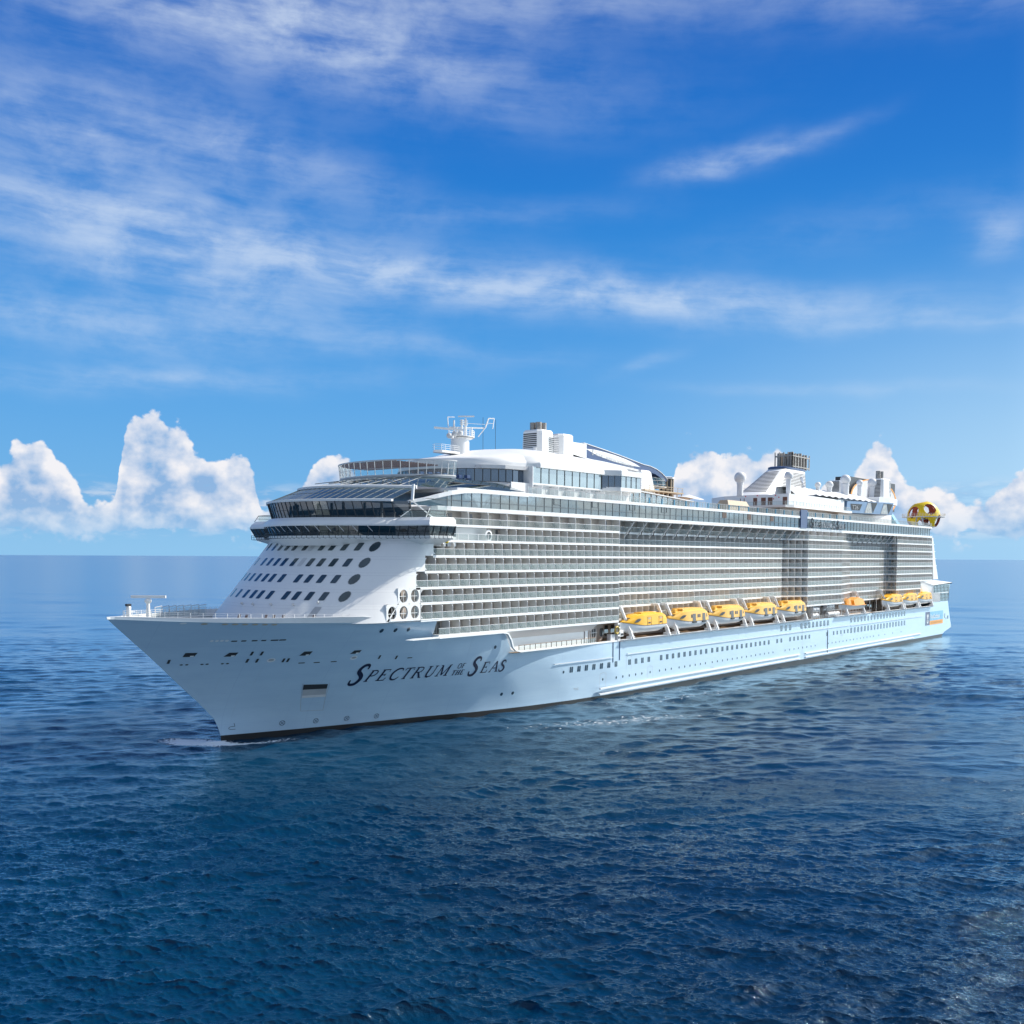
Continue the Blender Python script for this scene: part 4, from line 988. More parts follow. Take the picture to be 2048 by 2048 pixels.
# struts on the lounge's shoulder
for sg in (1,):
    mb = MB(); mb.bar((26.0, 18.9, 40.4), (26.6, 18.6, 43.2), .5, .25); mb.bar((26.0, 18.9, 37.5), (25.6, 18.7, 40.3), .16, .16, 1); mb.bar((29.5, 20.4, 37.6), (26.2, 18.9, 40.2), .2, .2); mb.bar((24, 18.0, 37.5), (25.8, 18.8, 38.9), .14, .14); mb.bar((28.2, 20, 37.5), (29.2, 20, 39.2), .14, .14)
    mb.build('shoulder_strut', [white, frame_m], ship)
mb = MB(); mb.poly([(28.8, 20.3, 37.5), (33, 20.6, 37.5), (33, 20.6, 39.6), (29.2, 20.3, 39.6)]); mb.build('shoulder_screen', clear_g, ship)

# ------------------------------------------------------------------ lookout ring
def ell(a, b, z, n=48, cx=46.5): return [(42.2 - (a - 4) * math.cos(t), b * math.sin(t), z) for t in np.linspace(-math.pi * .5, math.pi * .5, n)]
mb = MB(); mb.loft([ell(13.2, 14.2, 45.35), ell(13.5, 14.5, 45.75), ell(13.2, 14.2, 45.9), ell(8, 9, 45.9)], closed=False)
lk = mb.build('lookout_deck', white2, ship, smooth=True)
g_, f_ = MB(), MB()
r0, r1, r2 = ell(13.3, 14.3, 45.9), ell(13.6, 14.6, 48.6), ell(13.4, 14.4, 47.1)
g_.loft([r0, r1], closed=False); g_.build('lookout_glass', clear_g, lk)
for k in range(0, 48, 2): f_.bar(r0[k], r1[k], .10, .10)
for q, wd in ((r1, .22), (r2, .07), (r0, .12)):
    for k in range(47): f_.bar(q[k], q[k + 1], wd, wd * .9)
for k in range(3, 45, 3): f_.bar(ell(13.3, 14.3, 45.4)[k], ell(11.0, 12.0, 44.2)[k], .1, .1)
f_.build('lookout_frame', greyl, lk)
mb = MB()
for k in range(16): x = 34.2 + .8 * k; hw = 14.0 * math.sqrt(max(0, 1 - ((min(x, 42.2) - 42.2) / 9.4) ** 2)); mb.bar((x, -hw, 48.55), (x, min(hw, 6.0), 48.55), .14, .2)
mb.build('lookout_slats', brown, lk)
mb = MB()
for k in range(9): x, p = 37 + 1.4 * k, 9.5 + (k % 3) * .8; mb.box(x, x + .9, p, p + .8, 45.9, 46.5)
mb.build('lookout_sofa', navy, lk)

# ------------------------------------------------------------------ forward upper house with its swept white roof
def house(p_half, nose, z, n=28, x_end=62):
    return [(x_end - (x_end - nose) * math.cos(t), p_half * math.sin(t), z) for t in np.linspace(-math.pi / 2, math.pi / 2, n)]
mb = MB(); mb.loft([house(15, 47.6, 43.1), house(15, 47.6, 45.55)], closed=False)
mb.box(61.8, 62.0, 14.9, 17.3, 43.1, 48.9); mb.box(61.8, 62.0, -17.3, -14.9, 43.1, 48.9)
mb.loft([house(15.05, 47.5, 48.15), house(15.05, 47.5, 48.35)], closed=False)
fh = mb.build('upper_house', white2, ship, smooth=True)
mb = MB(); mb.loft([house(14.95, 47.65, 45.55), house(14.95, 47.65, 48.15)], closed=False); hg = mb.build('upper_house_glazing', lounge_g, fh)
mb = MB()
a, b = house(15.0, 47.6, 45.55, 29), house(15.0, 47.6, 48.15, 29)
for p, q in zip(a, b): mb.bar(p, q, .10, .12)
for zz in (45.6, 48.1): 
    rr3 = house(15.0, 47.6, zz, 29)
    for p, q in zip(rr3[:-1], rr3[1:]): mb.bar(p, q, .1, .1)
mb.build('upper_house_mullion', frame_m, hg)
# roof: fascia then a long low dome, running aft
def roof_sec(x):
    if x < 62: hw = 15.6 * math.sqrt(max(1e-4, 1 - ((62 - x) / 13.5) ** 2))
    else: hw = float(np.interp(x, [62, 64, 96, 98.5], [15.6, 17.6, 17.6, 17.0]))
    zc = float(np.interp(x, [48.5, 50, 53, 56, 60, 64, 70, 80, 98.5], [50.3, 50.6, 51.1, 51.5, 52.3, 53.3, 53.9, 53.9, 53.2])); ze = float(np.interp(x, [48.5, 62, 98.5], [49.9, 50.3, 50.0]))
    lo = 48.3 if x < 62 else float(np.interp(x, [62, 98.5], [48.75, 48.85]))
    half = [(0, zc)] + [(hw * .97 * math.sin(u * math.pi / 2), ze + (zc - ze) * max(0, math.cos(u * math.pi / 2)) ** .9) for u in np.linspace(.12, 1, 9)]
    half += [(hw * .992, ze - .35), (hw, ze - .9), (hw, lo), (hw - .6, lo)]
    return [(x, p, z) for p, z in half] + [(x, -p, z) for p, z in half[::-1][:-1]]
mb = MB(); mb.loft([roof_sec(x) for x in [48.52, 48.7, 49.2, 50, 51.2, 53, 55.5, 58.5, 61.9, 62.1, 64, 70, 80, 90, 98.4]], caps='both')
rf2 = mb.build('swept_roof', white, ship, smooth=True)
mb = MB(); mb.plan([(52, 12.2), (56, 15.0), (62, 16.3), (62, 14.9), (52, 10.5)], 48.1, 48.8); mb.build('roof_visor', greyl, rf2)
# suites below the roof on the port side
mb = MB(); mb.box(62, 97.5, -17, 17, 45.55, 48.85); sg_ = mb.build('suite_glazing', facade_g, ship)
mb = MB()
for k in range(14): x = 62.2 + 2.72 * k; mb.box(x - .05, x + .05, 16.98, 17.1, 45.6, 48.85)
mb.build('suite_mullion', frame_m, sg_)
mb = MB(); mb.box(56, 99, 16.3, 16.5, 43.1, 45.5, 0); mb.box(62, 99, 16.4, 17.2, 45.35, 45.62, 1)
for k in range(5):
    x = 62.8 + 5.6 * k; mb.box(x, x + 1.9, 16.48, 16.56, 43.2, 45.2, 2); mb.box(x + .9, x + 1.0, 16.5, 16.6, 43.2, 45.2, 1); mb.box(x - .15, x - .03, 16.4, 19.0, 43.2, 45.0, 1)
    mb.box(x + 2.3, x + 5.0, 16.5, 16.7, 43.2, 44.9, 3)
mb.build('suite_wall', [white2, white, dark_g, greyl], ship)
# jutting corner lounge
mb = MB(); mb.plan([(87, 17), (90.5, 19.6), (99, 19.6), (99, 15)], 45.4, 46.2, 0); mb.plan([(86.6, 17), (90.2, 20.0), (99.4, 20.0), (99.4, 15)], 48.7, 49.9, 0)
cl_ = mb.build('corner_lounge', white, ship)
mb = MB(); mb.plan([(87.3, 17), (90.8, 19.4), (98.8, 19.4), (98.8, 15)], 46.2, 48.7); cg = mb.build('corner_glazing', facade_g, cl_)
mb = MB(); mb.poly([(86.9, 17.02, 45.9), (90.72, 19.46, 46.2), (90.72, 19.46, 48.7), (86.9, 17.02, 48.7)]); mb.build('corner_dark_glazing', lounge_g, cl_)
mb = MB()
for k in range(4): mb.box(90.8 + 2.1 * k, 90.9 + 2.1 * k, 19.38, 19.5, 46.2, 48.7)
for f in (0, .33, .66): mb.bar((86.9 + 3.9 * f, 17.05 + 2.45 * f, 46.1), (86.9 + 3.9 * f, 17.05 + 2.45 * f, 48.7), .12, .12)
mb.build('corner_mullion', frame_m, cl_)
mb = MB(); mb.box(88, 99, 15.5, 15.7, 43.2, 45.4, 0); mb.box(95.5, 97.2, 15.72, 15.85, 43.2, 45.3, 1); mb.box(93.6, 95.4, 15.72, 15.85, 43.2, 45.3, 2)
for x in (90.8, 94.6, 98.8): mb.box(x, x + .2, 19.3, 19.5, 43.1, 45.4, 3)
mb.build('bar_front', [rub, orange, navy, white], ship)
# pool-house with a sloping roof further aft
mb = MB(); mb.hexa([(100, 15.2, 43.15), (129, 15.2, 43.15), (129, -15, 43.15), (100, -15, 43.15)], [(100, 15.2, 46.35), (129, 15.2, 44.9), (129, -15, 44.9), (100, -15, 46.35)]); ph = mb.build('pool_house', facade_g, ship)
mb = MB(); mb.hexa([(99.4, 15.7, 46.4), (131, 15.7, 44.85), (131, -15, 44.85), (99.4, -15, 46.4)], [(99.4, 15.7, 46.65), (131, 15.7, 45.1), (131, -15, 45.1), (99.4, -15, 46.65)]); mb.build('pool_house_roof', white2, ph)
mb = MB()
for k in range(12): x = 100.2 + 2.6 * k; mb.box(x - .07, x + .07, 15.15, 15.35, 43.15, 46.3 - (x - 100) * .05)
mb.box(100, 129, 15.18, 15.3, 44.5, 44.6); mb.build('pool_house_mullion', greyp, ph)
# ------------------------------------------------------------------ radar mast
mb = MB(); mb.cyl((59.4, 0), 1.85, 50.6, 55.3, 20, sx=1.1, sy=1.0); mb.cyl((59.8, 0), 1.9, 55.2, 55.55, 20, r2=2.5, sx=1.25); mb.cyl((59.8, 0), 2.5, 55.55, 55.75, 20, sx=1.25)
mb.plan([(52.6, -1.3), (58.5, -1.3), (58.5, 1.3), (52.6, 1.3), (51.6, 0)], 51.9, 52.35)
mast = mb.build('radar_mast', white, ship, smooth=True)
for t in (-2.35, -1.95, -1.6):
    mb = MB(); c = (60 + 2.48 * math.cos(math.pi + t + 3.9), 2.17 * math.sin(math.pi + t + 3.9), 54.5)
    mb.ball(c, .26, 10); mb.build('porthole', dark_g, mast)
mb = MB()
for (x, p, h, r) in ((58.2, -.6, 59.0, .28), (59.6, .3, 59.2, .32), (60.9, .2, 59.6, .32), (61.8, 1.2, 57.8, .2), (57.6, .8, 57.4, .2)): mb.cyl((x, p), r, 55.7, h, 8, r2=r * .6)
mb.bar((57.4, -1.2, 57.5), (65.2, 1.6, 57.9), .22, .28); mb.bar((63.8, 1.2, 56.0), (65.4, 1.8, 58.0), .16, .16); mb.bar((65.4, 1.8, 58.0), (66.2, 2.0, 60.0), .2, .24); mb.bar((66.2, 2.0, 60.0), (67.6, 2.4, 60.1), .2, .24); mb.bar((67.6, 2.4, 60.1), (67.2, 2.3, 57.9), .12, .14)
mb.bar((66.0, 2.0, 59.0), (67.4, 2.4, 59.0), .1, .1); mb.bar((57.2, -1.3, 57.5), (57.0, -1.3, 59.6), .14, .14); mb.bar((57.0, -1.3, 59.6), (58.6, -.8, 59.7), .12, .16); mb.bar((60.0, -.4, 58.6), (66.0, 2, 58.7), .08, .08)
for z in (58.2, 58.6, 59.0): mb.cyl((60.9, .2), .5, z, z + .12, 10); mb.cyl((59.6, .3), .45, z, z + .12, 10)
mb.build('mast_pole', white, mast)
mb = MB(); mb.bar((59.9, -1.0, 60.0), (62.2, 1.5, 60.05), .24, .28); mb.build('radar_scanner', white, mast); mb = MB(); mb.bar((52.8, -1.2, 57.0), (57.8, 2.4, 56.7), .3, .4); mb.build('radar_scanner', white, mast)
mb = MB(); mb.ball((56.6, 1.0, 55.9), .62, 12); mb.ball((55.4, .6, 55.5), .58, 12); mb.ball((57.6, 1.6, 56.1), .55, 12); mb.cyl((55.4, 1.2), .5, 54.9, 55.4, 10); mb.build('mast_drum', greyl, mast)
mb = MB()
for (c, a, b, z) in (((59.8, 0), 3.05, 2.42, 55.75),):
    ps = [(c[0] + a * math.cos(t), c[1] + b * math.sin(t), z) for t in np.linspace(-2.2, 2.2, 16)]
    for p, q in zip(ps[:-1], ps[1:]):
        mb.bar(p, (p[0], p[1], z + 1.2), .07, .07)
        for dz_ in (.4, .8, 1.2): mb.bar((p[0], p[1], z + dz_), (q[0], q[1], z + dz_), .06, .06)
ps = [(58, 1.25, 52.35), (56.4, 1.25, 52.35), (55, 1.25, 52.35), (53.6, 1.25, 52.35), (52.4, 1.25, 52.35), (51.6, 0, 52.35), (52.4, -1.25, 52.35)]
for p, q in zip(ps[:-1], ps[1:]):
    mb.bar(p, (p[0], p[1], 53.5), .06, .06)
    for dz_ in (.4, .8, 1.15): mb.bar((p[0], p[1], 52.35 + dz_), (q[0], q[1], 52.35 + dz_), .06, .06)
mb.build('mast_railing', white, mast)
for x, p, z in ((66.4, .3, 60.4), (70.9, 0, 60.4)):
    mb = MB(); mb.tube([(x, p, 53.2), (x, p, z)], .045, 5); mb.build('whip_antenna', frame_m, ship)

# ------------------------------------------------------------------ forward exhaust casings
def louvre(mb, o, u, n, z0, wd, k, m=0, gap=.3, hh=.17):      # o start, u direction along the face (unit), dark slots, one above the other
    for i in range(k):
        z = z0 + gap * i; a = (o[0] + n[0] * .03, o[1] + n[1] * .03); b = (a[0] + u[0] * wd, a[1] + u[1] * wd)
        mb.poly([(a[0], a[1], z), (b[0], b[1], z), (b[0], b[1], z + hh), (a[0], a[1], z + hh)], m)
def casing(cx, cp, hx, hp, ch, z0, z1, taper=.94):
    pl = [(-hx + ch, hp), (hx - ch, hp), (hx, hp - ch), (hx, -hp + ch), (hx - ch, -hp), (-hx + ch, -hp), (-hx, -hp + ch), (-hx, hp - ch)]
    mb = MB(); mb.loft([[(cx + x, cp + p, z0) for x, p in pl], [(cx + x * taper, cp + p * taper, z1 - .4) for x, p in pl], [(cx + x * taper * .9, cp + p * taper * .9, z1) for x, p in pl]], cap=True)
    return mb
ex = casing(86, 0, 3.0, 2.9, .9, 53.0, 59.5).build('exhaust_casing', white, ship)
mb = MB(); louvre(mb, (83.1, -1.9), (0, 1), (-1, 0), 54.0, 3.8, 11, gap=.44, hh=.24); mb.build('louvre', dark, ex); mb = MB(); louvre(mb, (86.3, 2.86), (1, 0), (0, 1), 54.6, 1.9, 8, gap=.44, hh=.2); mb.build('louvre', dark, ex)
mb = MB()
for p in (-.8, .8):
    for x in (85.2, 87.0): mb.cyl((x, p), .72, 59.4, 61.3, 12)
mb.build('exhaust_pipe', stainless, ex, smooth=True)
mb = MB(); mb.bar((83.0, 1.6, 54.3), (82.4, 1.8, 54.3), .4, .8); mb.cyl((82.6, 1.7), .5, 53.5, 55.4, 10, sx=.5); mb.build('life_float', white2, ex)
ex2 = casing(94.8, -.5, 2.9, 2.8, 1.0, 53.0, 59.4, .97).build('exhaust_casing', white, ship)
mb = MB(); louvre(mb, (91.9, -2.2), (0, 1), (-1, 0), 54.2, 3.8, 9, gap=.5, hh=.22); mb.build('louvre', greyp, ex2)

# ------------------------------------------------------------------ observation arm with its capsule
top = [(102.5, 58.1), (106, 57.75), (111.3, 57.2), (118, 56.45), (125, 55.55), (129.6, 54.95), (133, 54.75), (136.2, 54.2), (138.8, 53.4), (140.8, 52.5), (142.2, 51.6)]
bot = [(102.6, 54.7), (106, 54.5), (111.3, 54.35), (118, 54.0), (125, 53.6), (129.6, 53.35), (133, 53.3), (135.6, 52.95), (137.6, 52.4), (139.3, 51.7), (140.6, 50.9)]
mb = MB()
mb.loft([[(a[0], 1.2, a[1]), (a[0], -1.2, a[1]), (b[0], -1.2, b[1]), (b[0], 1.2, b[1])] for a, b in zip(top, bot)], caps='both')
arm = mb.build('observation_arm', navy, ship)
mb = MB()
for (a, b), (c, d) in zip(zip(top, top[1:]), zip(bot, bot[1:])):
    mb.hexa([(a[0], 1.35, a[1]), (b[0], 1.35, b[1]), (b[0], -1.35, b[1]), (a[0], -1.35, a[1])], [(a[0], 1.35, a[1] + .14), (b[0], 1.35, b[1] + .14), (b[0], -1.35, b[1] + .14), (a[0], -1.35, a[1] + .14)])
    if c[0] < 128: mb.hexa([(c[0], 1.35, c[1] - .45), (d[0], 1.35, d[1] - .4), (d[0], -1.35, d[1] - .4), (c[0], -1.35, c[1] - .45)], [(c[0], 1.35, c[1]), (d[0], 1.35, d[1]), (d[0], -1.35, d[1]), (c[0], -1.35, c[1])])
mb.build('arm_edge', white, arm)
up_ = [(103.4, 56.85), (107, 56.95), (111, 56.75), (116, 56.35), (121, 55.75), (125.2, 55.0), (128.2, 54.25)]; dn = [(128.2, 54.25), (122, 54.3), (115, 54.75), (108, 55.7), (103.4, 56.85)]
for sg in (1, -1):
    mb = MB(); mb.poly([(x, sg * 1.22, z) for x, z in up_ + dn[1:-1]]); pn = mb.build('arm_panel', white, arm)
mb = MB(); mb.box(97.5, 103, -1.7, 1.7, 54.4, 57.9); mb.prism([(97.5, 1.7, 53.2), (97.5, 1.7, 55.0), (103, 1.7, 54.4)], (0, -3.4, 0)); mb.build('arm_pivot', white, arm)
def text_mesh(body, size, fn, m, name, parent, spacing=1.0, ext=0.0):
    cu = bpy.data.curves.new('lettering_source', 'FONT'); cu.body = body; cu.size = size; cu.space_character = spacing; cu.extrude = ext; cu.resolution_u = 3
    to = bpy.data.objects.new('lettering_source', cu); COL.objects.link(to)
    bpy.context.view_layer.update(); dg = bpy.context.evaluated_depsgraph_get()
    me = bpy.data.meshes.new_from_object(to.evaluated_get(dg)); bpy.data.objects.remove(to); bpy.data.curves.remove(cu)
    vs = [fn(v.co.x, v.co.y, v.co.z) for v in me.vertices]
    for v, c in zip(me.vertices, vs): v.co = (c[0], -c[1], c[2])
    me.materials.clear(); me.materials.append(m); me.name = name
    o = bpy.data.objects.new(name, me); COL.objects.link(o); o.parent = parent
    return o
ta = math.atan2(-2.1, 18.5)
text_mesh('ROYAL CARIBBEAN INTERNATIONAL', 1.0, lambda x, y, z: (107.6 + x * math.cos(ta) - y * math.sin(ta) * 0, 1.26, 55.55 + x * math.sin(ta) + y * 1.15), greyp, 'arm_lettering', arm, 1.06)
def crown_anchor(mb, cx, cz, s, P, m=0):      # crown over an anchor, drawn in the vertical plane; P maps (x, z) to a point
    W_ = lambda pts: mb.poly([P(cx + x * s, cz + z * s) for x, z in pts], m)
    W_([(-.5, .35), (.5, .35), (.5, .5), (-.5, .5)])
    for x in (-.5, -.16, .18): W_([(x, .55), (x + .32, .55), (x + .26, .9), (x + .20, .72), (x + .16, 1.0), (x + .12, .72), (x + .06, .9)])
    W_([(-.09, .35), (-.09, -.75), (.09, -.75), (.09, .35)]); W_([(-.42, .1), (.42, .1), (.42, .24), (-.42, .24)])
    W_([(-.52, -.25), (-.40, -.25), (-.33, -.55), (0, -.72), (.33, -.55), (.40, -.25), (.52, -.25), (.48, -.62), (0, -1.0), (-.48, -.62)])
mb = MB(); crown_anchor(mb, 106.3, 56.25, .75, lambda x, z: (x, 1.26, z)); mb.build('arm_emblem', greyp, arm)
mb = MB(); mb.cyl((136.5, 0), 3.6, 49.3, 49.6, 24, m=1); mb.ball((136.5, 0, 50.1), 3.4, 24, 0, z0=-.25, z1=.62, sz=.85)
cap = mb.build('observation_capsule', [bubble_g, greyl], ship, smooth=True)
mb = MB()
for k in range(14):
    t = 2 * math.pi * k / 14; ps = [(136.5 + 3.45 * math.cos(t) * math.cos(e), 3.45 * math.sin(t) * math.cos(e), 50.1 + 3.45 * .85 * math.sin(e)) for e in np.linspace(-.2, .68, 6)]
    mb.tube(ps, .07, 4)
for e in (0, .35): 
    ps = [(136.5 + 3.45 * math.cos(t) * math.cos(e), 3.45 * math.sin(t) * math.cos(e), 50.1 + 3.45 * .85 * math.sin(e)) for t in np.linspace(0, 2 * math.pi, 25)]
    mb.tube(ps, .07, 4)
mb.cyl((136.5, 0), 1.6, 51.9, 52.3, 12, r2=.5); mb.build('capsule_frame', greyp, cap)
mb = MB(); mb.cyl((143.6, 0), 2.1, 52.1, 52.5, 18, r2=2.3); mb.cyl((143.6, 0), 2.3, 52.5, 52.75, 18, r2=1.4); mb.cyl((143.6, 0), 2.2, 48.0, 48.35, 18); cpo = mb.build('capsule_hub', white, ship, smooth=True)
mb = MB(); mb.cyl((143.6, 0), 1.75, 43.2, 52.1, 18)
for k in range(10): t = 2 * math.pi * k / 10; mb.cyl((143.6 + 1.85 * math.cos(t), 1.85 * math.sin(t)), .16, 43.2, 52.1, 6, m=1)
mb.build('hub_column', [frame_m, tan], cpo)
mb = MB(); mb.box(126, 146, -4, 4, 48.0, 48.35)
for k in range(9): mb.bar((126 + 2.4 * k, 4, 48.3), (126 + 2.4 * k, 4, 49.5), .1, .1); mb.bar((126 + 2.4 * k, 3.8, 43.2), (126 + 2.4 * k, 3.8, 48), .2, .2)
mb.bar((126, 4, 49.5), (146, 4, 49.5), .1, .1); mb.bar((126, 4, 48.9), (146, 4, 48.9), .07, .07); mb.build('capsule_landing', tan, ship)
v2 = MB(); v2.loft([[(125.6, 3.2, 45), (133.4, 3.2, 45), (133.4, -3, 45), (125.6, -3, 45)], [(126.6, 2.6, 52.9), (131.3, 2.6, 52.9), (131.3, -2.4, 52.9), (126.6, -2.4, 52.9)], [(127.1, 2.2, 53.4), (130.9, 2.2, 53.4), (130.9, -2, 53.4), (127.1, -2, 53.4)]], caps='end')
vt = v2.build('vent_casing', white, ship)
mb = MB()
for i in range(9): z = 47.8 + .52 * i; x = 125.6 + (z - 45) / 7.9 - .04; mb.poly([(x, -2.3, z), (x, 2.3, z), (x + .03, 2.3, z + .24), (x + .03, -2.3, z + .24)])
mb.build('louvre', dark, vt)
mb = MB(); mb.loft([[(133 + 4.6 * math.cos(t), 13 + 3.4 * math.sin(t), 45.85 + .35 * math.cos(2 * t)) for t in np.linspace(0, 2 * math.pi, 16, endpoint=False)], [(133, 13, 47.0)] * 16]); mb.cyl((133, 13), .12, 43.2, 46.9, 6)
mb.build('sun_sail', white, ship, smooth=True)
mb = MB(); mb.box(143.5, 155.5, 15.5, 18.6, 43.2, 44.6); mb.loft([[(143.3, 15.3, 44.6), (155.7, 15.3, 44.6), (155.7, 18.8, 44.6), (143.3, 18.8, 44.6)], [(144.3, 15.8, 46.0), (155.2, 15.8, 46.0), (155.2, 18.0, 46.0), (144.3, 18.0, 46.0)]], caps='end'); mb.build('covered_bar', tan, ship)

# ------------------------------------------------------------------ after house, funnel
mb = MB()
mb.plan([(189, -6), (186.5, 4), (186, 16.5), (196, 17.0), (232, 15.5), (232, -14), (196, -14)], 46.6, 49.85)
mb.plan([(184.5, -9), (181.5, 3), (181.5, 17.5), (185, 18.6), (232.5, 18.0), (232.5, -14), (196, -14)], 45.65, 46.35)
mb.plan([(192, -6), (190, 12), (200, 14), (232, 12), (232, -12)], 43.1, 45.7, 0)
ah = mb.build('after_house', white, ship)
for (p, wd) in ((.2, 1.2), (1.6, 1.2), (5.0, 1.3), (7.6, 1.6), (9.8, 1.6), (14.6, 1.4)):
    x = 186.5 - .5 * max(0, (p - 4) / 12.5) if p > 4 else 186.5 + (4 - p) * .25
    MB().poly([(x - .06, p, 46.4), (x - .06, p + wd, 46.4), (x - .06, p + wd, 48.9), (x - .06, p, 48.9)]).build('cabana_door', brown, ah)
for x in (206, 210, 222): MB().poly([(x, 16.75 - (x - 196) * .04, 46.4), (x + 2, 16.7 - (x - 196) * .04, 46.4), (x + 2, 16.7 - (x - 196) * .04, 49.2), (x, 16.75 - (x - 196) * .04, 49.2)]).build('cabana_door', brown, ah)
mb = MB()
for (p, z) in ((2.6, 49.2), (6.4, 49.3), (12.2, 49.2), (13.3, 48.6), (11.6, 48.2)): mb.poly([(185.9, p, z), (185.9, p + .35, z + .1), (185.9, p + .2, z + .45), (185.9, p - .1, z + .3)])
mb.build('painted_figures', redp, ah)
mb = MB()
ps = [(184.5, -8.5), (181.7, 3), (181.7, 10), (181.7, 17.3), (185.2, 18.3), (195, 18.2), (205, 18.1), (215, 18.05), (231, 17.9)]
for (a, b), (c, d) in zip(ps[:-1], ps[1:]):
    mb.poly([(a, b, 46.4), (c, d, 46.4), (c, d, 47.4), (a, b, 47.4)], 0); mb.bar((a, b, 47.45), (c, d, 47.45), .09, .07, 1)
    n = max(1, int(math.hypot(c - a, d - b) / 2))
    for k in range(n): mb.bar((a + (c - a) * k / n, b + (d - b) * k / n, 46.35), (a + (c - a) * k / n, b + (d - b) * k / n, 47.45), .07, .07, 1)
mb.build('after_house_railing', [clear_g, greyp], ah)

def fun(u, z, off=0.0):                     # funnel skin: u runs round the plan, z up
    f = (z - 49.8) / 9.9; x0 = 191.5 + 20.5 * f ** .92; x1 = 228.5 + 2.2 * f; hw = 6.4 - 2.8 * f
    cx, hx = (x0 + x1) / 2, (x1 - x0) / 2; c, s_ = math.cos(u), math.sin(u); e = .55
    return (cx - (hx + off) * math.copysign(abs(c) ** e, c), (hw + off) * math.copysign(abs(s_) ** e, s_), z)
UN = np.linspace(-math.pi, math.pi, 65)[:-1]
mb = MB(); mb.loft([[fun(u, z) for u in UN] for z in np.linspace(49.8, 59.7, 12)], caps='end'); fn_ = mb.build('funnel', white, ship, smooth=True)
mb = MB(); mb.loft([[fun(u, 59.7, .12) for u in UN], [fun(u, 59.7, .12)[:2] + (60.25,) for u in UN], [fun(u, 59.7, -.5)[:2] + (60.5,) for u in UN]], caps='end'); mb.build('funnel_rim', navy, fn_)
lvA, lvB = MB(), MB()
for i in range(15):
    z = 51.4 + .5 * i; fr_ = (z - 51) / 8
    for mb, u0, u1 in ((lvA, -.9, .55 - .06 * i * .5 + .25 * fr_), (lvB, 1.15 - .02 * i + .25 * (1 - fr_), 2.55)):
        if u0 > 1 and z > 58.2: continue
        us = np.linspace(u0, u1, 14)
        for a, b in zip(us[:-1], us[1:]):
            mb.poly([fun(a, z, .05), fun(b, z, .05), fun(b, z + .24, .05), fun(a, z + .24, .05)])
for q in (lvA, lvB): q.build('louvre', mat('louvre_shadow', (.05, .045, .04), .6), fn_)
def fside(x, z):
    f = (z - 49.8) / 9.9; x0 = 191.5 + 20.5 * f ** .92; x1 = 228.5 + 2.2 * f; c_ = abs(x - (x0 + x1) / 2) / ((x1 - x0) / 2)
    return (x, (6.4 - 2.8 * f) * (1 - min(c_, .999) ** 3.64) ** .275 + .14, z)
mb = MB(); crown_anchor(mb, 223.2, 55.6, 2.3, fside); mb.build('funnel_emblem', mat('emblem_grey', (.16, .19, .27), .4), fn_)
mb = MB()
for k in range(6):
    for p in (-2.0, 0.0, 2.0):
        if p == 0 and 0 < k < 5: continue
        mb.cyl((220.0 + 2.2 * k, p), .8, 60.3, 65.1 + .5 * ((k * 7 + int(p)) % 3) / 2, 12)
pipes = mb.build('funnel_pipes', stainless, fn_, smooth=True)
mb = MB()
for z in (60.9, 64.3):
    for a, b in (((218.7, 3), (232.4, 3)), ((218.7, -3), (232.4, -3)), ((218.7, -3), (218.7, 3)), ((232.4, -3), (232.4, 3))): mb.bar(a + (z,), b + (z,), .35, .35)
for k in range(7): mb.bar((218.7 + 2.28 * k, 3, 60.3), (218.7 + 2.28 * k, 3, 65.3), .3, .3)
for k in range(5): mb.bar((218.7, -3 + 1.5 * k, 60.3), (218.7, -3 + 1.5 * k, 65.6), .3, .3)
mb.build('pipe_frame', mat('pipe_frame_grey', (.36, .34, .31), .5), fn_)
# satellite domes on their pillars
for (x, p, zb, zc, r, cr_) in ((187.6, 0, 49.8, 55.3, 1.82, .95), (193.5, 13.0, 49.8, 55.7, 1.32, .72), (223.2, 10, 51.5, 54.7, 1.0, .6), (232.8, 10, 51.5, 55.3, 1.32, .8), (246.9, 10, 51.5, 57.9, 1.75, 1.25), (260.5, 10, 51.5, 57.6, 1.15, .75), (273.2, 10, 51.5, 58.3, 1.72, 1.1)):
    mb = MB(); mb.cyl((x, p), cr_, zb, zc - r * .85, 14); mb.cyl((x, p), cr_ * 1.1, zc - r * 1.15, zc - r * .8, 14); pl_ = mb.build('dome_pillar', white2, ship, smooth=True)
    mb = MB(); mb.ball((x, p, zc), r, 20); mb.build('satellite_dome', white2, pl_, smooth=True)
# pleated white canopy and the deck below it
mb = MB(); n = 12
for k in range(n):
    x0, x1 = 203 + 5.2 * k, 203 + 5.2 * (k + 1); xm = x0 + 3.9; s_ = k * .06
    T0, T1, Tm = (x0 - 1, 8.5, 53.2), (x1 - 1, 8.5, 53.2), (xm - 1, 8.5, 53.6)
    B0, B1, Bm = (x0 + 1.5, 16.2 + s_, 50.3), (x1 + 1.5, 16.2 + s_, 50.3), (xm + 1.3, 15.7 + s_, 50.8)
    mb.poly([T0, Tm, Bm, B0]); mb.poly([Tm, T1, B1, Bm])
mb.poly([(202, 8.5, 53.2), (265, 8.5, 53.2), (285, -8, 53.2), (205, -8, 53.2)])
mb.poly([(202, 8.5, 53.2), (204.5, 16.2, 50.3), (200, 13, 49.9)])
cnp = mb.build('pleated_canopy', white, ship)
mb = MB(); mb.box(232, 284, -14, 13.5, 43.2, 51.6); mb.plan([(264, 8), (284, 8), (284, 15.5), (270, 17.5), (262, 16.5)], 50.4, 52.6); mb.build('sports_house', white, ship)
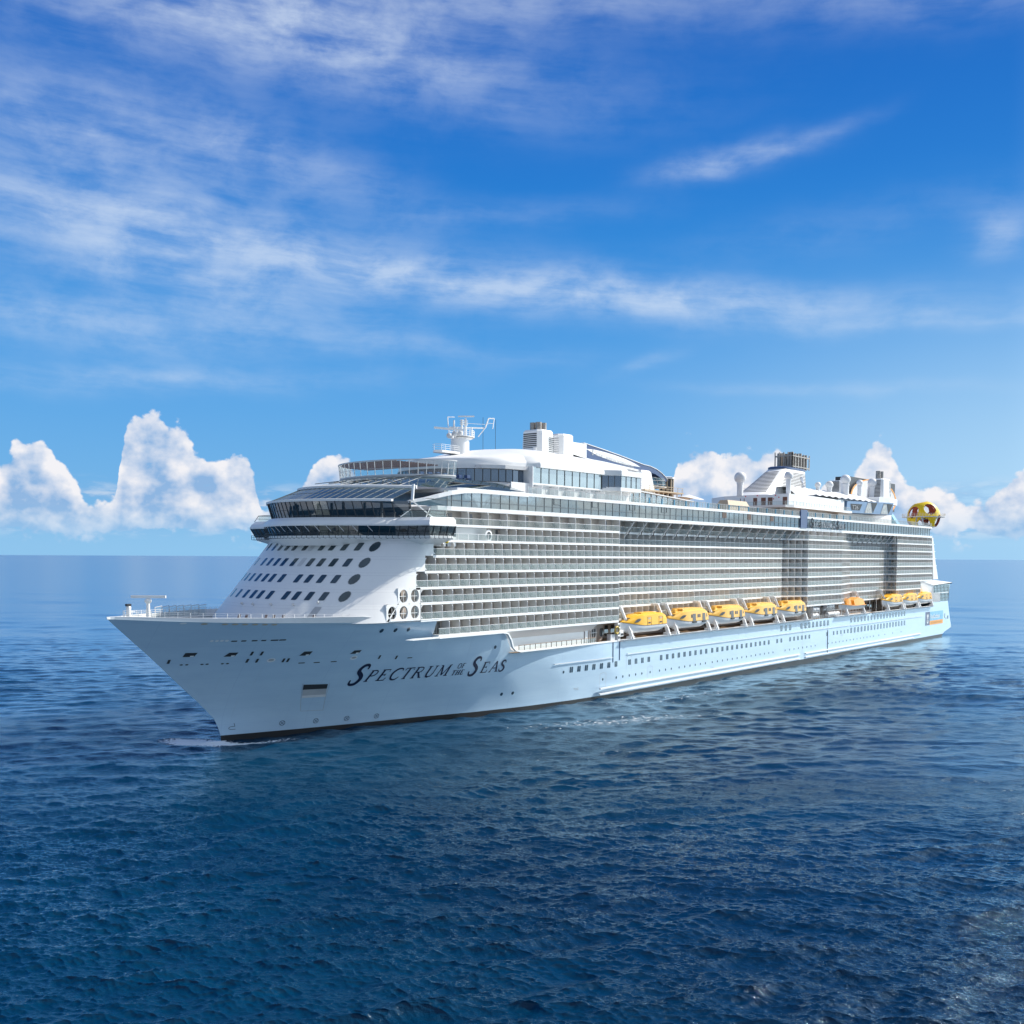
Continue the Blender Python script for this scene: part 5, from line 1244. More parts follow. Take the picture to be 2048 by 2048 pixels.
# slate-blue corner box with trapezoid bays
F0 = lambda s, z: (233 + 33.5 * s, 16.2 + 3.8 * s - .25 * (50.2 - z) * .3, z)
zb_ = lambda s: 46.1 - .1 * s
mb = MB(); mb.hexa([F0(0, 46.0), F0(1, 46.2), (268, 10, 46.2), (235, 10, 46.0)], [F0(0, 49.8), F0(1, 50.5), (270, 10, 50.5), (235, 10, 49.8)])
bx_ = mb.build('corner_box', bluebox, ship)
def fpatch(mb, q, off, m=0): mb.poly([tuple(c + (off if i == 1 else -off * .1 if i == 0 else 0) for i, c in enumerate(F0(s, z))) for s, z in q], m)
for s0 in (.44, .80 - .01):
    mb = MB(); fpatch(mb, [(s0 - .065, 46.35), (s0 + .10, 46.35), (s0 + .05, 49.75), (s0 - .015, 49.7)], .08)
    mb.build('bay_lattice', mat('lattice_pale', (.50, .53, .52), .6, var=.25, vscale=1.5), bx_)
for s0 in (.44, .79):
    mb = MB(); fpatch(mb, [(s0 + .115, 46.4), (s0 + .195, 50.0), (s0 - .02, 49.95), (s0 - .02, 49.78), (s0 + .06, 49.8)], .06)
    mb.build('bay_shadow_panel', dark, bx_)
mb = MB(); fpatch(mb, [(.10, 47.0), (.27, 47.0), (.31, 49.1), (.065, 49.0)], .06); mb.build('sign_panel', dark, bx_)
text_mesh('T26', 2.0, lambda x, y, z: F0(.105 + x / 33.5 * 1.35, 47.25 + y) [0:1] + (F0(.105 + x / 33.5 * 1.35, 47.25 + y)[1] + .1,) + F0(0, 47.25 + y)[2:], greyp, 'sign_lettering', bx_)
# after exhaust, screen drum and rear stack
ex3 = casing(277.5, 11, 5.0, 3.2, .8, 51.5, 59.9, .86).build('exhaust_casing', white, ship)
mb = MB()
for i in range(13): z = 53.2 + .48 * i; x = 272.5 + (z - 51.5) * .084 - .05; mb.poly([(x, 8.8, z), (x, 13.0, z), (x, 13.0, z + .26), (x, 8.8, z + .26)])
mb.build('louvre', dark, ex3); mb = MB()
for i in range(12): z = 53.4 + .5 * i; p = 14.2 - (z - 51.5) * .053 + .06; mb.poly([(279.5, p, z), (281.2, p, z), (281.2, p, z + .2), (279.5, p, z + .2)])
mb.build('louvre', dark, ex3)
mb = MB()
for x in (276.0, 279.2): mb.cyl((x, 11), .85, 59.7, 62.8, 12)
mb.build('exhaust_pipe', stainless, ex3, smooth=True)
ex4 = casing(266, 0, 4.2, 3, .8, 52, 59.0, .9).build('exhaust_casing', white, ship)
mb = MB(); 
for i in range(9): z = 55 + .42 * i; mb.poly([(261.9, -2, z), (261.9, 2, z), (262.0, 2, z + .24), (262.0, -2, z + .24)]); mb.poly([(262.5, 3.02, z), (268.5, 3.02, z), (268.5, 2.95, z + .24), (262.5, 2.95, z + .24)])
mb.build('louvre', dark, ex4)
mb = MB(); mb.prism([(x, 1.0, z) for x, z in oval(301, 54.3, 24.0, 7.0, 40)], (0, -5, 0), 0)
dr_ = mb.build('screen_drum', greyl, ship)
mb = MB()
oo, ii = oval(301, 54.3, 25.2, 7.4, 40), oval(301, 54.3, 24.0, 7.0, 40); mb.loft([[(x, 1.1, z) for x, z in oo], [(x, 1.1, z) for x, z in ii], [(x, .4, z) for x, z in ii]]); mb.build('drum_ring', orange, dr_)
mb = MB(); mb.box(276, 326.5, -5, .3, 50, 61.4); mb.build('drum_backing', dark, dr_)
mb = MB(); mb.hexa([(290, 14, 43.2), (294, 14, 43.2), (294, 12, 43.2), (290, 12, 43.2)], [(289, 10, 50.0), (291, 10, 50.0), (291, 8, 50.0), (289, 8, 50.0)], 1); mb.build('slide_tower', [white, skyb], ship)
# yellow lattice ball on its disc
bc, br_ = (325.5, 12.3, 47.75), 6.3
bm = bmesh.new(); bmesh.ops.create_uvsphere(bm, u_segments=120, v_segments=60, radius=br_)
ico = []
g5 = (1 + 5 ** .5) / 2
for a in (-1, 1):
    for b in (-g5, g5): ico += [Vector((0, a, b)), Vector((a, b, 0)), Vector((b, 0, a))]
rot = Matrix.Rotation(.55, 3, 'Z') @ Matrix.Rotation(.36, 3, 'X')
ico = [(rot @ v).normalized() for v in ico]
kill = []
for f in bm.faces:
    c = f.calc_center_median(); d = c.normalized(); an = min(d.angle(v) for v in ico)
    if (an < math.radians(22.5)) or c.z < -.64 * br_: kill.append(f)
bmesh.ops.delete(bm, geom=kill, context='FACES')
geo = [f for f in bm.faces]
ins = bmesh.ops.solidify(bm, geom=geo, thickness=.55)
for f in bm.faces:
    f.smooth = True; c = f.calc_center_median(); n = f.normal
    f.material_index = 0 if (c.normalized().dot(n) > .5) else 1
me = bpy.data.meshes.new('lattice_ball'); bm.to_mesh(me); bm.free(); me.materials.append(ballm); me.materials.append(redm)
lb_ = bpy.data.objects.new('lattice_ball', me); COL.objects.link(lb_); lb_.parent = ship; lb_.location = (bc[0], -bc[1], bc[2])
mb = MB(); mb.cyl((bc[0], bc[1]), 8.2, 47.45, 47.75, 40, m=0, sx=1.0); mb.cyl((bc[0], bc[1]), 5.5, 46.9, 47.45, 30, m=0); disc = mb.build('ball_platform', greyl, ship)
mb = MB(); ps = [(bc[0] + 8.1 * math.cos(t), bc[1] + 8.1 * math.sin(t), 47.75) for t in np.linspace(0, 2 * math.pi, 49)]
for p, q in zip(ps[:-1], ps[1:]):
    mb.bar(p, (p[0], p[1], 48.95), .08, .08)
    for dz_ in (.4, .8, 1.2): mb.bar((p[0], p[1], 47.75 + dz_), (q[0], q[1], 47.75 + dz_), .05, .05)
mb.build('platform_railing', greyl, disc)
mb = MB()
for t in np.linspace(0, 2 * math.pi, 9)[:-1]: mb.tube([(bc[0] + 4.2 * math.cos(t), bc[1] + 4.2 * math.sin(t), 44.2), (bc[0] - 4 + 1.6 * math.cos(t), bc[1] - 1 + 1.6 * math.sin(t), 39.8)], .32, 8)
mb.cyl((bc[0] - 4, bc[1] - 1), 2.2, 39.2, 39.9, 16); mb.cyl((bc[0] - .5, bc[1]), 4.4, 43.5, 44.3, 20); mb.tube([(311, 17, 40), (316, 15.5, 43), (318, 14, 47.2)], .35, 8); mb.tube([(311, 12, 40), (316, 12, 43), (318, 12, 47.2)], .35, 8); mb.box(308, 324, 6, 17, 38.9, 39.25)
mb.build('ball_support', greyp, disc)

# ------------------------------------------------------------------ lettering
GL = {   # stroke letters: (thickness, points) on a unit-height body; t thick, n thin
    'S': [(1.25, [(.66, .78), (.62, .93), (.46, 1.0), (.26, .96), (.15, .80), (.22, .64), (.46, .50), (.62, .36), (.64, .20), (.52, .04), (.32, 0), (.12, .06), (.06, .24)])],
    'P': [(1.3, [(.2, 0), (.2, 1)]), (.7, [(.2, .97), (.5, .97), (.66, .86), (.68, .72), (.6, .56), (.42, .5), (.2, .5)]), (.5, [(.05, .02), (.36, .02)]), (.5, [(.05, .98), (.2, .98)])],
    'E': [(1.3, [(.2, 0), (.2, 1)]), (.6, [(.05, .97), (.68, .97), (.7, .8)]), (.6, [(.2, .52), (.52, .52)]), (.5, [(.52, .42), (.52, .62)]), (.6, [(.05, .03), (.7, .03), (.76, .24)])],
    'C': [(1.1, [(.76, .78), (.7, .94), (.5, 1.0), (.26, .92), (.1, .68), (.08, .42), (.2, .12), (.44, 0), (.64, .06), (.78, .24)])],
    'T': [(1.3, [(.4, 0), (.4, .97)]), (.6, [(.04, .78), (.06, .97), (.76, .97), (.78, .78)]), (.5, [(.24, .02), (.56, .02)])],
    'R': [(1.3, [(.2, 0), (.2, 1)]), (.7, [(.2, .97), (.5, .97), (.66, .86), (.66, .68), (.54, .54), (.2, .52)]), (1.2, [(.42, .52), (.78, .02)]), (.5, [(.05, .02), (.36, .02)]), (.5, [(.68, .02), (.92, .02)]), (.5, [(.05, .98), (.2, .98)])],
    'U': [(1.3, [(.18, .98), (.18, .3), (.26, .08), (.44, 0)]), (.7, [(.44, 0), (.64, .08), (.72, .3), (.72, .98)]), (.5, [(.02, .98), (.34, .98)]), (.5, [(.58, .98), (.86, .98)])],
    'M': [(.7, [(.14, 0), (.18, .98)]), (1.2, [(.18, .98), (.5, .08)]), (.6, [(.5, .08), (.84, .98)]), (1.3, [(.84, .98), (.86, 0)]), (.5, [(.0, .02), (.28, .02)]), (.5, [(.7, .02), (1.02, .02)]), (.5, [(.04, .98), (.2, .98)]), (.5, [(.82, .98), (.98, .98)])],
    'O': [(1.0, [(.42, 1.0), (.2, .92), (.08, .66), (.08, .36), (.2, .08), (.42, 0), (.64, .08), (.76, .34), (.76, .66), (.64, .92), (.42, 1.0)])],
    'F': [(1.3, [(.2, 0), (.2, 1)]), (.6, [(.05, .97), (.68, .97), (.7, .78)]), (.6, [(.2, .52), (.52, .52)]), (.5, [(.05, .02), (.38, .02)])],
    'H': [(1.3, [(.2, 0), (.2, 1)]), (1.3, [(.72, 0), (.72, 1)]), (.6, [(.2, .5), (.72, .5)]), (.5, [(.05, .02), (.35, .02)]), (.5, [(.05, .98), (.35, .98)]), (.5, [(.57, .02), (.87, .02)]), (.5, [(.57, .98), (.87, .98)])],
    'A': [(.65, [(.08, 0), (.46, 1.0)]), (1.3, [(.46, 1.0), (.78, 0)]), (.6, [(.22, .36), (.66, .36)]), (.5, [(-.04, .02), (.2, .02)]), (.5, [(.62, .02), (.94, .02)])],
}
def glyph(ch, x0, z0, wd, ht, shear, put, th=.105):
    for t, pts in GL[ch]:
        P_ = [(px_ * wd / .8, pz_) for px_, pz_ in pts]
        if len(P_) > 4:           # smooth the bowl with a Catmull-Rom pass
            Q_ = []
            for i in range(len(P_) - 1):
                p0, p1, p2, p3 = P_[max(i - 1, 0)], P_[i], P_[i + 1], P_[min(i + 2, len(P_) - 1)]
                for u in (0, .25, .5, .75):
                    Q_.append(tuple(.5 * (2 * p1[k] + (p2[k] - p0[k]) * u + (2 * p0[k] - 5 * p1[k] + 4 * p2[k] - p3[k]) * u * u + (3 * p1[k] - p0[k] - 3 * p2[k] + p3[k]) * u ** 3) for k in (0, 1)))
            P_ = Q_ + [P_[-1]]
        R_ = [(x0 + px_ + shear * pz_ * ht, z0 + pz_ * ht) for px_, pz_ in P_]
        n = len(R_); hw = []
        for i in range(n):
            f = i / max(1, n - 1); k = 1.0
            if ch in 'SCO' and n > 6: k = .45 + .75 * math.sin(math.pi * f) if ch != 'O' else .55 + .55 * abs(math.sin(2 * math.pi * f))
            hw.append(th * ht * t * k / 2)
        L, Rr = [], []
        for i in range(n):
            a, b = R_[max(i - 1, 0)], R_[min(i + 1, n - 1)]; d = math.hypot(b[0] - a[0], b[1] - a[1]) + 1e-9
            nx_, nz_ = -(b[1] - a[1]) / d * hw[i], (b[0] - a[0]) / d * hw[i]
            L.append((R_[i][0] + nx_, R_[i][1] + nz_)); Rr.append((R_[i][0] - nx_, R_[i][1] - nz_))
        for i in range(n - 1): put([L[i], L[i + 1], Rr[i + 1], Rr[i]])
        for i in range(1, n - 1): put([(R_[i][0] + hw[i] * math.cos(q), R_[i][1] + hw[i] * math.sin(q)) for q in np.linspace(0, 2 * math.pi, 8, endpoint=False)])
NAME = [('S', 18.35, 8.5, 2.2, 3.6)] + [(c, x, 8.9, wd, 2.1) for c, x, wd in (('P', 21.2, 1.75), ('E', 23.4, 1.8), ('C', 25.75, 1.95), ('T', 28.05, 1.8), ('R', 30.15, 1.95), ('U', 32.75, 1.95), ('M', 35.35, 2.05))] + \
       [('O', 39.6, 10.15, .85, .9), ('F', 40.65, 10.15, .72, .9), ('T', 38.85, 8.85, .72, .95), ('H', 39.7, 8.85, .8, .95), ('E', 40.75, 8.85, .75, .95)] + \
       [('S', 42.55, 8.5, 2.2, 3.45)] + [(c, x, 8.8, wd, 2.1) for c, x, wd in (('E', 45.55, 1.75), ('A', 47.8, 1.9), ('S', 50.1, 1.5))]
mb = MB()
for c, x, z, wd, ht in NAME: glyph(c, x, z, wd, ht, .22, lambda q: hull_patch(mb, q, 0, .045), .13 if ht > 1 else .17)
mb.build('name_lettering', ink, hull)
# raised silver letters of the same name on the top deck
xs0, k_ = 190.6, 28.2 / 34.2
mb = MB()
for z in (40.35, 41.3): mb.bar((190.8, 20.9, z), (218.6, 20.9, z), .08, .08)
for k in range(11): mb.bar((192 + 2.5 * k, 20.6, 40.6), (192 + 2.5 * k, 21.2, 40.6), .1, .1)
sgn_ = mb.build('name_sign', silver, ship)
for c, x, z, wd, ht in NAME:
    mb = MB(); glyph(c, xs0 + (x - 18.35) * k_, 39.9 + (z - 8.5) * .74, wd * k_, ht * .74, .12, lambda q: mb.prism([(x_, 21.25, z_) for x_, z_ in q], (0, .2, 0)), .13); mb.build('sign_letter', silver, sgn_)
for x, z in ((73.2, 2.05), (131.2, 2.0), (218, 5.3)): text_mesh('TUG', .7, lambda a, b, c, x=x, z=z: on_hull(x + a * 1.1, z + b + .9, .04), greyp, 'tug_mark', hull, 1.1)
# banner near the stern
mb = MB(); mb.box(303.9, 309.3, HB, HB + .05, 5.25, 10.45); bn = mb.build('stern_banner', mat('banner_navy', (.07, .09, .16), .4), hull)
mb = MB(); mb.box(309.3, 326.2, HB, HB + .05, 6.85, 10.4); mb.build('banner_blue_field', skyb, bn)
mb = MB(); mb.box(309.3, 326.2, HB, HB + .05, 5.25, 6.85); mb.build('banner_orange_field', orange, bn)
mb = MB(); crown_anchor(mb, 306.6, 7.75, 2.0, lambda x, z: (x, HB + .07, z)); mb.build('banner_emblem', white, bn)
text_mesh('RoyalCaribbean', 2.35, lambda x, y, z: (309.9 + x * .86, HB + .08, 7.75 + y), white, 'banner_lettering', bn, .92)
text_mesh('INTERNATIONAL', 1.25, lambda x, y, z: (310.2 + x * 1.32, HB + .08, 5.6 + y), mat('banner_brown', (.55, .22, .02), .5), 'banner_lettering', bn, 1.15)
mb = MB(); mb.box(328.2, 328.9, HB, HB + .05, 7.2, 9.0); mb.box(330.2, 330.8, HB, HB + .05, 6.6, 7.4); mb.box(332.0, 333.6, HB, HB + .05, 6.7, 8.0); mb.build('stern_ports', hullwin_g, hull)
# ------------------------------------------------------------------ boat shelf and davits
for x0, x1 in ((89.2, 193.5), (212.5, 241.5), (246, 310)):
    mb = MB(); mb.hexa([(x0, HB - .2, 12.15), (x1, HB - .2, 12.15), (x1, HB + .9, 12.35), (x0, HB + .9, 12.35)], [(x0, HB - .2, 12.75), (x1, HB - .2, 12.75), (x1, HB + 1.15, 12.75), (x0, HB + 1.15, 12.75)])
    mb.build('boat_shelf', white, ship)
def davit(x, big=1.0):
    mb = MB(); P0, P1, P2 = (x, HB + .95, 12.7), (x - .35, HB + .45, 14.6), (x - 1.0, 19.0, 19.9)
    mb.bar(P0, P1, .8 * big, .55, 0); mb.bar(P1, P2, .62 * big, .5, 0); mb.box(x - .75, x + .75, HB - .2, HB + 1.1, 12.6, 13.3, 0); mb.bar((x - 1.0, 19.05, 19.7), (x - 1.0, 16.2, 19.9), .8, .6, 0)
    d = mb.build('davit', white, ship)
    mb = MB(); mb.cyl((x - .35, 18.6), .32, 18.6, 19.6, 10, m=0); mb.bar((x - .3, 18.7, 18.6), (x - .2, 19.3, 17.6), .3, .3, 1); mb.build('davit_block', [white2, tan], d)
    mb = MB(); mb.ball((x - .2, HB + 1.12, 13.05), .16, 8); mb.ball((x + .4, HB + 1.12, 13.05), .16, 8); mb.build('davit_pin', dark, d)
BOATS = [(90.2 + 20.0 * k, 17.2, 'lifeboat' if k == 0 else 'tender') for k in range(5)] + [(257.2 + 17.1 * k, 16.4, 'lifeboat') for k in range(3)]
for x0, L, kd in BOATS:
    davit(x0 + 2.6); davit(x0 + L + 1.4)
davit(221.5, .8); davit(236.5, .8)

# ------------------------------------------------------------------ the boats hanging in them
def boat_section(f, L, B, kind):
    """ring of points at station f (0 bow .. 1 stern): keel up to gunwale"""
    x = f * L
    w_ = B / 2 * min(1, (1 - (1 - min(f / .42, 1)) ** 2.1)) * (1 - .16 * max(0, (f - .82) / .18) ** 2)
    kz = 1.25 * max(0, 1 - f / .2) ** 1.6 + .55 * max(0, (f - .85) / .15) ** 1.4
    gz = 1.75 + .95 * max(0, 1 - f / .42) ** 1.2
    half = [(0, kz), (w_ * .45, kz + .18), (w_ * .86, kz + .75), (w_ * .98, max(kz + 1.0, gz - .5)), (w_, gz)]
    return x, w_, gz, half
def boat(name, loc, L, kind, label, group):
    root = thing(name, loc, label, 'lifeboat', group)
    B = 4.3 if kind != 'tender' else 4.7; col = yellow if kind == 'lifeboat' else tendy
    fs = [0.004, .03, .07, .12, .18, .25, .33, .42, .55, .7, .82, .9, .96, 1.0]
    mb = MB(); rings = []
    for f in fs:
        x, w_, gz, half = boat_section(f, L, B, kind); rings.append([(x, p, z) for p, z in half] + [(x, -p, z) for p, z in half[::-1]])
    mb.loft(rings, closed=True, caps='both'); mb.build('boat_hull', white, root, smooth=True)
    mb = MB(); rings = []
    for f in fs[1:]:
        x, w_, gz, half = boat_section(f, L, B, kind)
        tp = float(np.interp(f, [.03, .12, .22, .30, .42, .6, .9, 1.0], [2.95, 3.15, 3.9, 4.3, 4.35, 4.55, 4.35, 3.9])) + (.15 if kind == 'tender' else 0)
        tw = w_ * float(np.interp(f, [.1, .3, .9, 1], [.74, .92, .92, .8])); g = gz - .04
        pr = [(w_ + .03, g), (w_ + .02, g + .25), (w_ * .985, g + (tp - g) * .5), (tw, g + (tp - g) * .88), (tw * .8, tp - .06), (0, tp + .04)]
        rings.append([(x, p, z) for p, z in pr] + [(x, -p, z) for p, z in pr[::-1][1:]])
    mb.loft(rings, closed=True, caps='both'); cab = mb.build('canopy', col, root, smooth=True)
    def top_z(f): return float(np.interp(f, [.03, .12, .22, .30, .42, .6, .9, 1.0], [2.95, 3.15, 3.9, 4.3, 4.35, 4.55, 4.35, 3.9])) + (.15 if kind == 'tender' else 0)
    def side(f, z, off=.04):      # a point on the port side of the canopy
        x, w_, gz, half = boat_section(f, L, B, kind); tp = top_z(f); g = gz - .04
        tw = w_ * float(np.interp(f, [.1, .3, .9, 1], [.74, .92, .92, .8]))
        p = float(np.interp(z, [g, g + .25, g + (tp - g) * .5, g + (tp - g) * .88, tp], [w_ + .03, w_ + .02, w_ * .985, tw, tw * .8]))
        return (x, p + off, z)
    mb = MB(); mb.poly([side(.25 + a, 3.0 + b, .10) for a, b in ((-.055, -.45), (.0, -.42), (.05, -.1), (.075, .3), (.045, .42), (.0, .3), (-.035, -.02))]); mb.build('side_window', dark_g, root)
    mb = MB(); mb.poly([(L * .095, -.9, 3.25), (L * .095, .95, 3.25), (L * .155, 1.15, 3.62), (L * .155, -1.1, 3.62)]) ; mb.build('windscreen', dark_g, root)
    if kind == 'tender':
        for f0 in (.50, .78):
            mb = MB(); mb.poly([side(f0, 1.72, .07), side(f0 + .085, 1.72, .07), side(f0 + .085, 3.55, .07), side(f0, 3.55, .07)]); dd = mb.build('side_door', mat('tender_door', (.13, .13, .12), .4, var=.2, vscale=2), root)
            mb = MB(); mb.box(f0 * L - .15, (f0 + .1) * L, B / 2 - .15, B / 2 + .22, 1.32, 1.68); mb.build('step_recess', dark, root)
        for f0 in (.455, .635, .685, .905):
            mb = MB(); mb.poly([side(f0, 2.6, .06), side(f0 + .035, 2.6, .06), side(f0 + .035, 3.4, .06), side(f0, 3.4, .06)]); mb.build('side_window', dark_g, root)
        mb = MB(); mb.box(L * .30, L * .88, -1.5, 1.5, 4.4, 4.85); mb.box(L * .2, L * .27, -.4, .4, 4.0, 4.75); mb.build('roof_hatch', col, root)
    else:
        for f0 in (.47, .76):
            mb = MB(); 
            for a, b in (((f0, 1.8), (f0, 3.6)), ((f0 + .1, 1.8), (f0 + .1, 3.6)), ((f0, 3.6), (f0 + .1, 3.6))): mb.bar(side(a[0], a[1], .02), side(b[0], b[1], .02), .06, .06)
            mb.build('door_frame', rub, root)
            for zz in (2.15, 3.1):
                mb = MB(); mb.poly([side(f0 + .02, zz, .05), side(f0 + .078, zz, .05), side(f0 + .078, zz + .36, .05), side(f0 + .02, zz + .36, .05)]); mb.build('side_window', rub if zz < 3 else tan, root)
        mb = MB(); mb.box(L * .42, L * .8, -1.0, 1.0, 4.35, 4.62); mb.build('roof_hatch', col, root)
    mb = MB()
    for k in range(len(fs) - 2):
        a, b = boat_section(fs[k + 1], L, B, kind), boat_section(fs[k + 2], L, B, kind); 
        for sg in (1, -1): mb.bar((a[0], sg * (a[1] + .03), a[2]), (b[0], sg * (b[1] + .03), b[2]), .07, .10)
    mb.build('rubbing_strake', rub, root)
    mb = MB(); mb.bar((L * .93, 0, .5), (L * 1.0, 0, .35), .12, .5); mb.cyl((L * .95, 0), .28, .15, .55, 8); mb.build('rudder', frame_m, root)
    return root
ORD = ['the foremost of the long forward row, deep yellow with small door panes', 'second from the bow', 'third from the bow', 'fourth from the bow', 'last of the forward row']
LBL = ['deep yellow closed lifeboat with two panelled doors, foremost of all in its davits',
       'orange-yellow tender with dark glazed doors, hanging right behind the foremost lifeboat',
       'orange-yellow tender with dark doors, middle one of the five boats in the forward row',
       'orange-yellow tender with dark doors, second from the aft end of the forward row',
       'orange-yellow tender with dark doors, aft end of the forward row near the white rafts',
       'deep yellow closed lifeboat with bow behind a tall white davit, next aft of rescue boat',
       'deep yellow closed lifeboat in the middle of the row of three nearest the stern',
       'deep yellow closed lifeboat, aftmost, beside the lattice-windowed stern block']
for (x0, L, kd), lb in zip(BOATS, LBL):
    boat('lifeboat' if kd == 'lifeboat' else 'tender_boat', (x0, 20.0, 13.75), L, kd, lb, 'lifeboats in davits' if kd == 'lifeboat' else 'tenders in davits')
# open-decked rescue boat
rb = thing('rescue_boat', (217.5, 20.0, 14.1), 'small orange rescue boat with open bow and grey sides, beside the white rafts', 'rescue boat')
mb = MB(); rings = []; L = 19.0
for f in (0.004, .05, .12, .2, .3, .45, .7, .9, 1.0):
    w_ = 1.9 * (1 - (1 - min(f / .4, 1)) ** 2); kz = 1.0 * max(0, 1 - f / .22) ** 1.5; gz = 1.6 + .7 * max(0, 1 - f / .4)
    rings.append([(f * L, 0, kz), (f * L, w_ * .7, kz + .5), (f * L, w_, gz), (f * L, -w_, gz), (f * L, -w_ * .7, kz + .5)])
mb.loft(rings, caps='both'); mb.build('boat_hull', greyl, rb, smooth=True)
mb = MB(); mb.loft([[(L * .2, 1.2, 1.95), (L * .2, -1.2, 1.95), (L * .2, -1.0, 3.2), (L * .2, 1.0, 3.2)], [(L * .27, 1.5, 1.85), (L * .27, -1.5, 1.85), (L * .27, -1.2, 3.9), (L * .27, 1.2, 3.9)], [(L * .37, 1.6, 1.8), (L * .37, -1.6, 1.8), (L * .37, -1.2, 3.8), (L * .37, 1.2, 3.8)]], caps='both')
mb.loft([[(L * .5, 1.75, 1.7), (L * .5, -1.75, 1.7), (L * .5, -1.3, 3.2), (L * .5, 1.3, 3.2)], [(L * .72, 1.8, 1.7), (L * .72, -1.8, 1.7), (L * .72, -1.2, 4.1), (L * .72, 1.2, 4.1)], [(L * .98, 1.7, 1.7), (L * .98, -1.7, 1.7), (L * .98, -1.2, 3.3), (L * .98, 1.2, 3.3)]], caps='both')
mb.build('canopy', mat('rescue_orange', (.83, .33, .02), .4), rb)
mb = MB()
for a, b in zip(rings[:-1], rings[1:]):
    for i in (2, 3): mb.bar(a[i], b[i], .25, .2)
mb.build('rubbing_strake', orange, rb)
mb = MB()
for sg in (1, -1): mb.bar((L * .03, .2 * sg, 2.4), (L * .2, 1.1 * sg, 3.8), .06, .06); mb.bar((L * .12, .9 * sg, 2.1), (L * .16, .9 * sg, 3.3), .06, .06)
mb.box(L * .85, L * .92, -.4, .4, 3.4, 3.9); mb.build('bow_rail', greyp, rb)
# life-raft canisters in racks
cy = MB(); n = 14
cy.loft([[(0 + .0, .62 * math.cos(t), .62 * math.sin(t)) for t in np.linspace(0, 2 * math.pi, n, endpoint=False)], [(.12, .68 * math.cos(t), .68 * math.sin(t)) for t in np.linspace(0, 2 * math.pi, n, endpoint=False)], [(1.9, .68 * math.cos(t), .68 * math.sin(t)) for t in np.linspace(0, 2 * math.pi, n, endpoint=False)], [(2.02, .6 * math.cos(t), .6 * math.sin(t)) for t in np.linspace(0, 2 * math.pi, n, endpoint=False)]], caps='both')
raft0 = thing('life_raft_canister', (195.2, 20.4, 15.5), 'white raft canister on the small rack beside the aftmost tender', 'life raft', 'white life raft canisters')
c0 = cy.build('canister', white, raft0, smooth=True)
mb = MB()
for x in (.55, 1.35): mb.loft([[(x, .70 * math.cos(t), .70 * math.sin(t)) for t in np.linspace(0, 2 * math.pi, n, endpoint=False)], [(x + .1, .70 * math.cos(t), .70 * math.sin(t)) for t in np.linspace(0, 2 * math.pi, n, endpoint=False)]])
mb.build('strap', greyp, raft0)
RP = [(195.4, 20.2, 13.6), (197.6, 20.4, 15.5), (197.8, 20.2, 13.6)] + [(207.6 + 2.35 * k, 20.2, z) for z in (13.55,) for k in range(4)] + [(207.2 + 2.35 * k, 19.6, 15.9) for k in range(3)] + [(208.0 + 2.35 * k, 18.4, 14.9) for k in range(4)]
for i, (x, p, z) in enumerate(RP):
    r = copy_tree(raft0); r.location = (x, -p, z)
    r['label'] = 'white raft canister on the small rack beside the aftmost tender' if i < 3 else 'white raft canister in the large stacked rack in front of the rescue boat'
mb = MB()
for x in (194.9, 200.2, 206.9, 217.6):
    for p in (19.2, 20.9): mb.bar((x, p, 12.5), (x, p, 16.6), .12, .12)
for x0, x1 in ((194.9, 200.2), (206.9, 217.6)):
    for p in (19.2, 20.9):
        for z in (12.85, 14.75): mb.bar((x0, p, z), (x1, p, z), .1, .1)
mb.build('raft_rack', greyp, ship)
mb = MB()
for k in range(34):
    x = 194 + 1.5 * k
    mb.bar((x, 20.9, 12.4), (x, 20.9, 13.5), .06, .06)
    for z in (12.8, 13.15, 13.5): mb.bar((x, 20.9, z), (x + 1.5, 20.9, z), .05, .05)
mb.build('side_railing', greyl, ship)
mb = MB()
for k in range(11): x = 195 + 6.2 * k; mb.bar((x, 20.3, 12.4), (x, 20.3, 16.7), .1, .1)
mb.build('awning_post', greyl, ship)
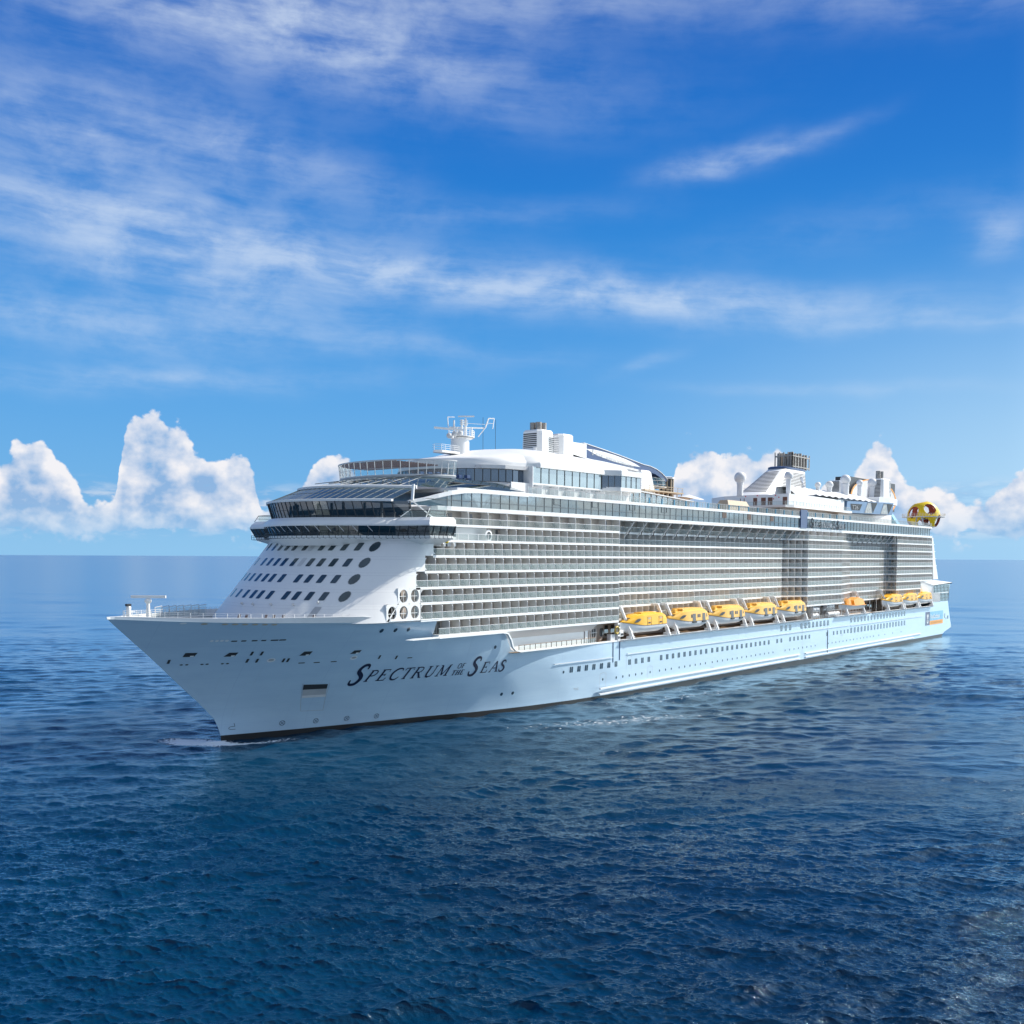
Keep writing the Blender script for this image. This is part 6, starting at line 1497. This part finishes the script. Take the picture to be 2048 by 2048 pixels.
# winch and reels at the forward end of the shelf
wn = MB(); wn.box(85.6, 87.3, 19.6, 20.6, 12.4, 14.0, 0); wn.box(88.0, 88.9, 20.0, 20.9, 12.4, 16.4, 1); wn.box(89.2, 90.4, 20.0, 20.8, 13.4, 14.8, 1)
for z in (13.0, 13.9, 14.8, 15.6): wn.box(88.15, 88.7, 20.85, 20.95, z, z + .5, 2); 
wn.box(89.3, 89.7, 20.75, 20.86, 13.6, 14.1, 2); wn.box(89.85, 90.25, 20.75, 20.86, 13.6, 14.1, 2)
wn.build('crane_base', [greyl, white, dark], ship)
mb = MB(); c = np.linspace(0, 2 * math.pi, 17)
mb.tube([(87.6 + .75 * math.cos(t), 20.9, 14.9 + .75 * math.sin(t)) for t in c], .22, 6); mb.build('hose_reel', mat('reel_yellow', (.5, .36, .06), .5), ship)
# loungers on the foredeck, folded up against the rail
def lounger():
    mb = MB(); mb.prism([(0, -.3, .0), (.12, -.3, 0), (.55, -.3, 1.35), (.43, -.3, 1.35)], (0, .6, 0), 0)
    mb.bar((.1, -.32, 0), (.5, -.32, 1.3), .06, .06, 1); mb.bar((.1, .32, 0), (.5, .32, 1.3), .06, .06, 1); mb.bar((.5, -.25, 0), (.42, -.25, .95), .05, .05, 1); mb.bar((.5, .25, 0), (.42, .25, .95), .05, .05, 1)
    return mb
lg0 = thing('deck_lounger', (1, 9, 20), 'x', 'lounger', 'loungers stowed upright on the foredeck')
lounger().build('lounger_sling', [brown, greyp], lg0)
LG = [(-1.5, 6.9), (-.6, 7.6), (2.0, 9.2), (3.0, 9.9), (4.2, 10.8), (8.4, 13.3), (9.6, 14.0), (10.9, 14.5), (11.7, 14.9), (14.2, 16.0)]
LL = ['dark folded lounger standing where the foredeck rail meets the white front, furthest from the side'] * 2 + ['brown folded lounger upright behind the rail below the left floodlights'] * 3 + ['brown folded lounger upright behind the bulwark below the lowest front windows'] * 4 + ['single brown folded lounger beside the grey door in the white front']
for i, ((x, p), lb) in enumerate(zip(LG, LL)):
    o = lg0 if i == 0 else copy_tree(lg0)
    o.location = (x, -p, zl(x) - .28); o['label'] = lb
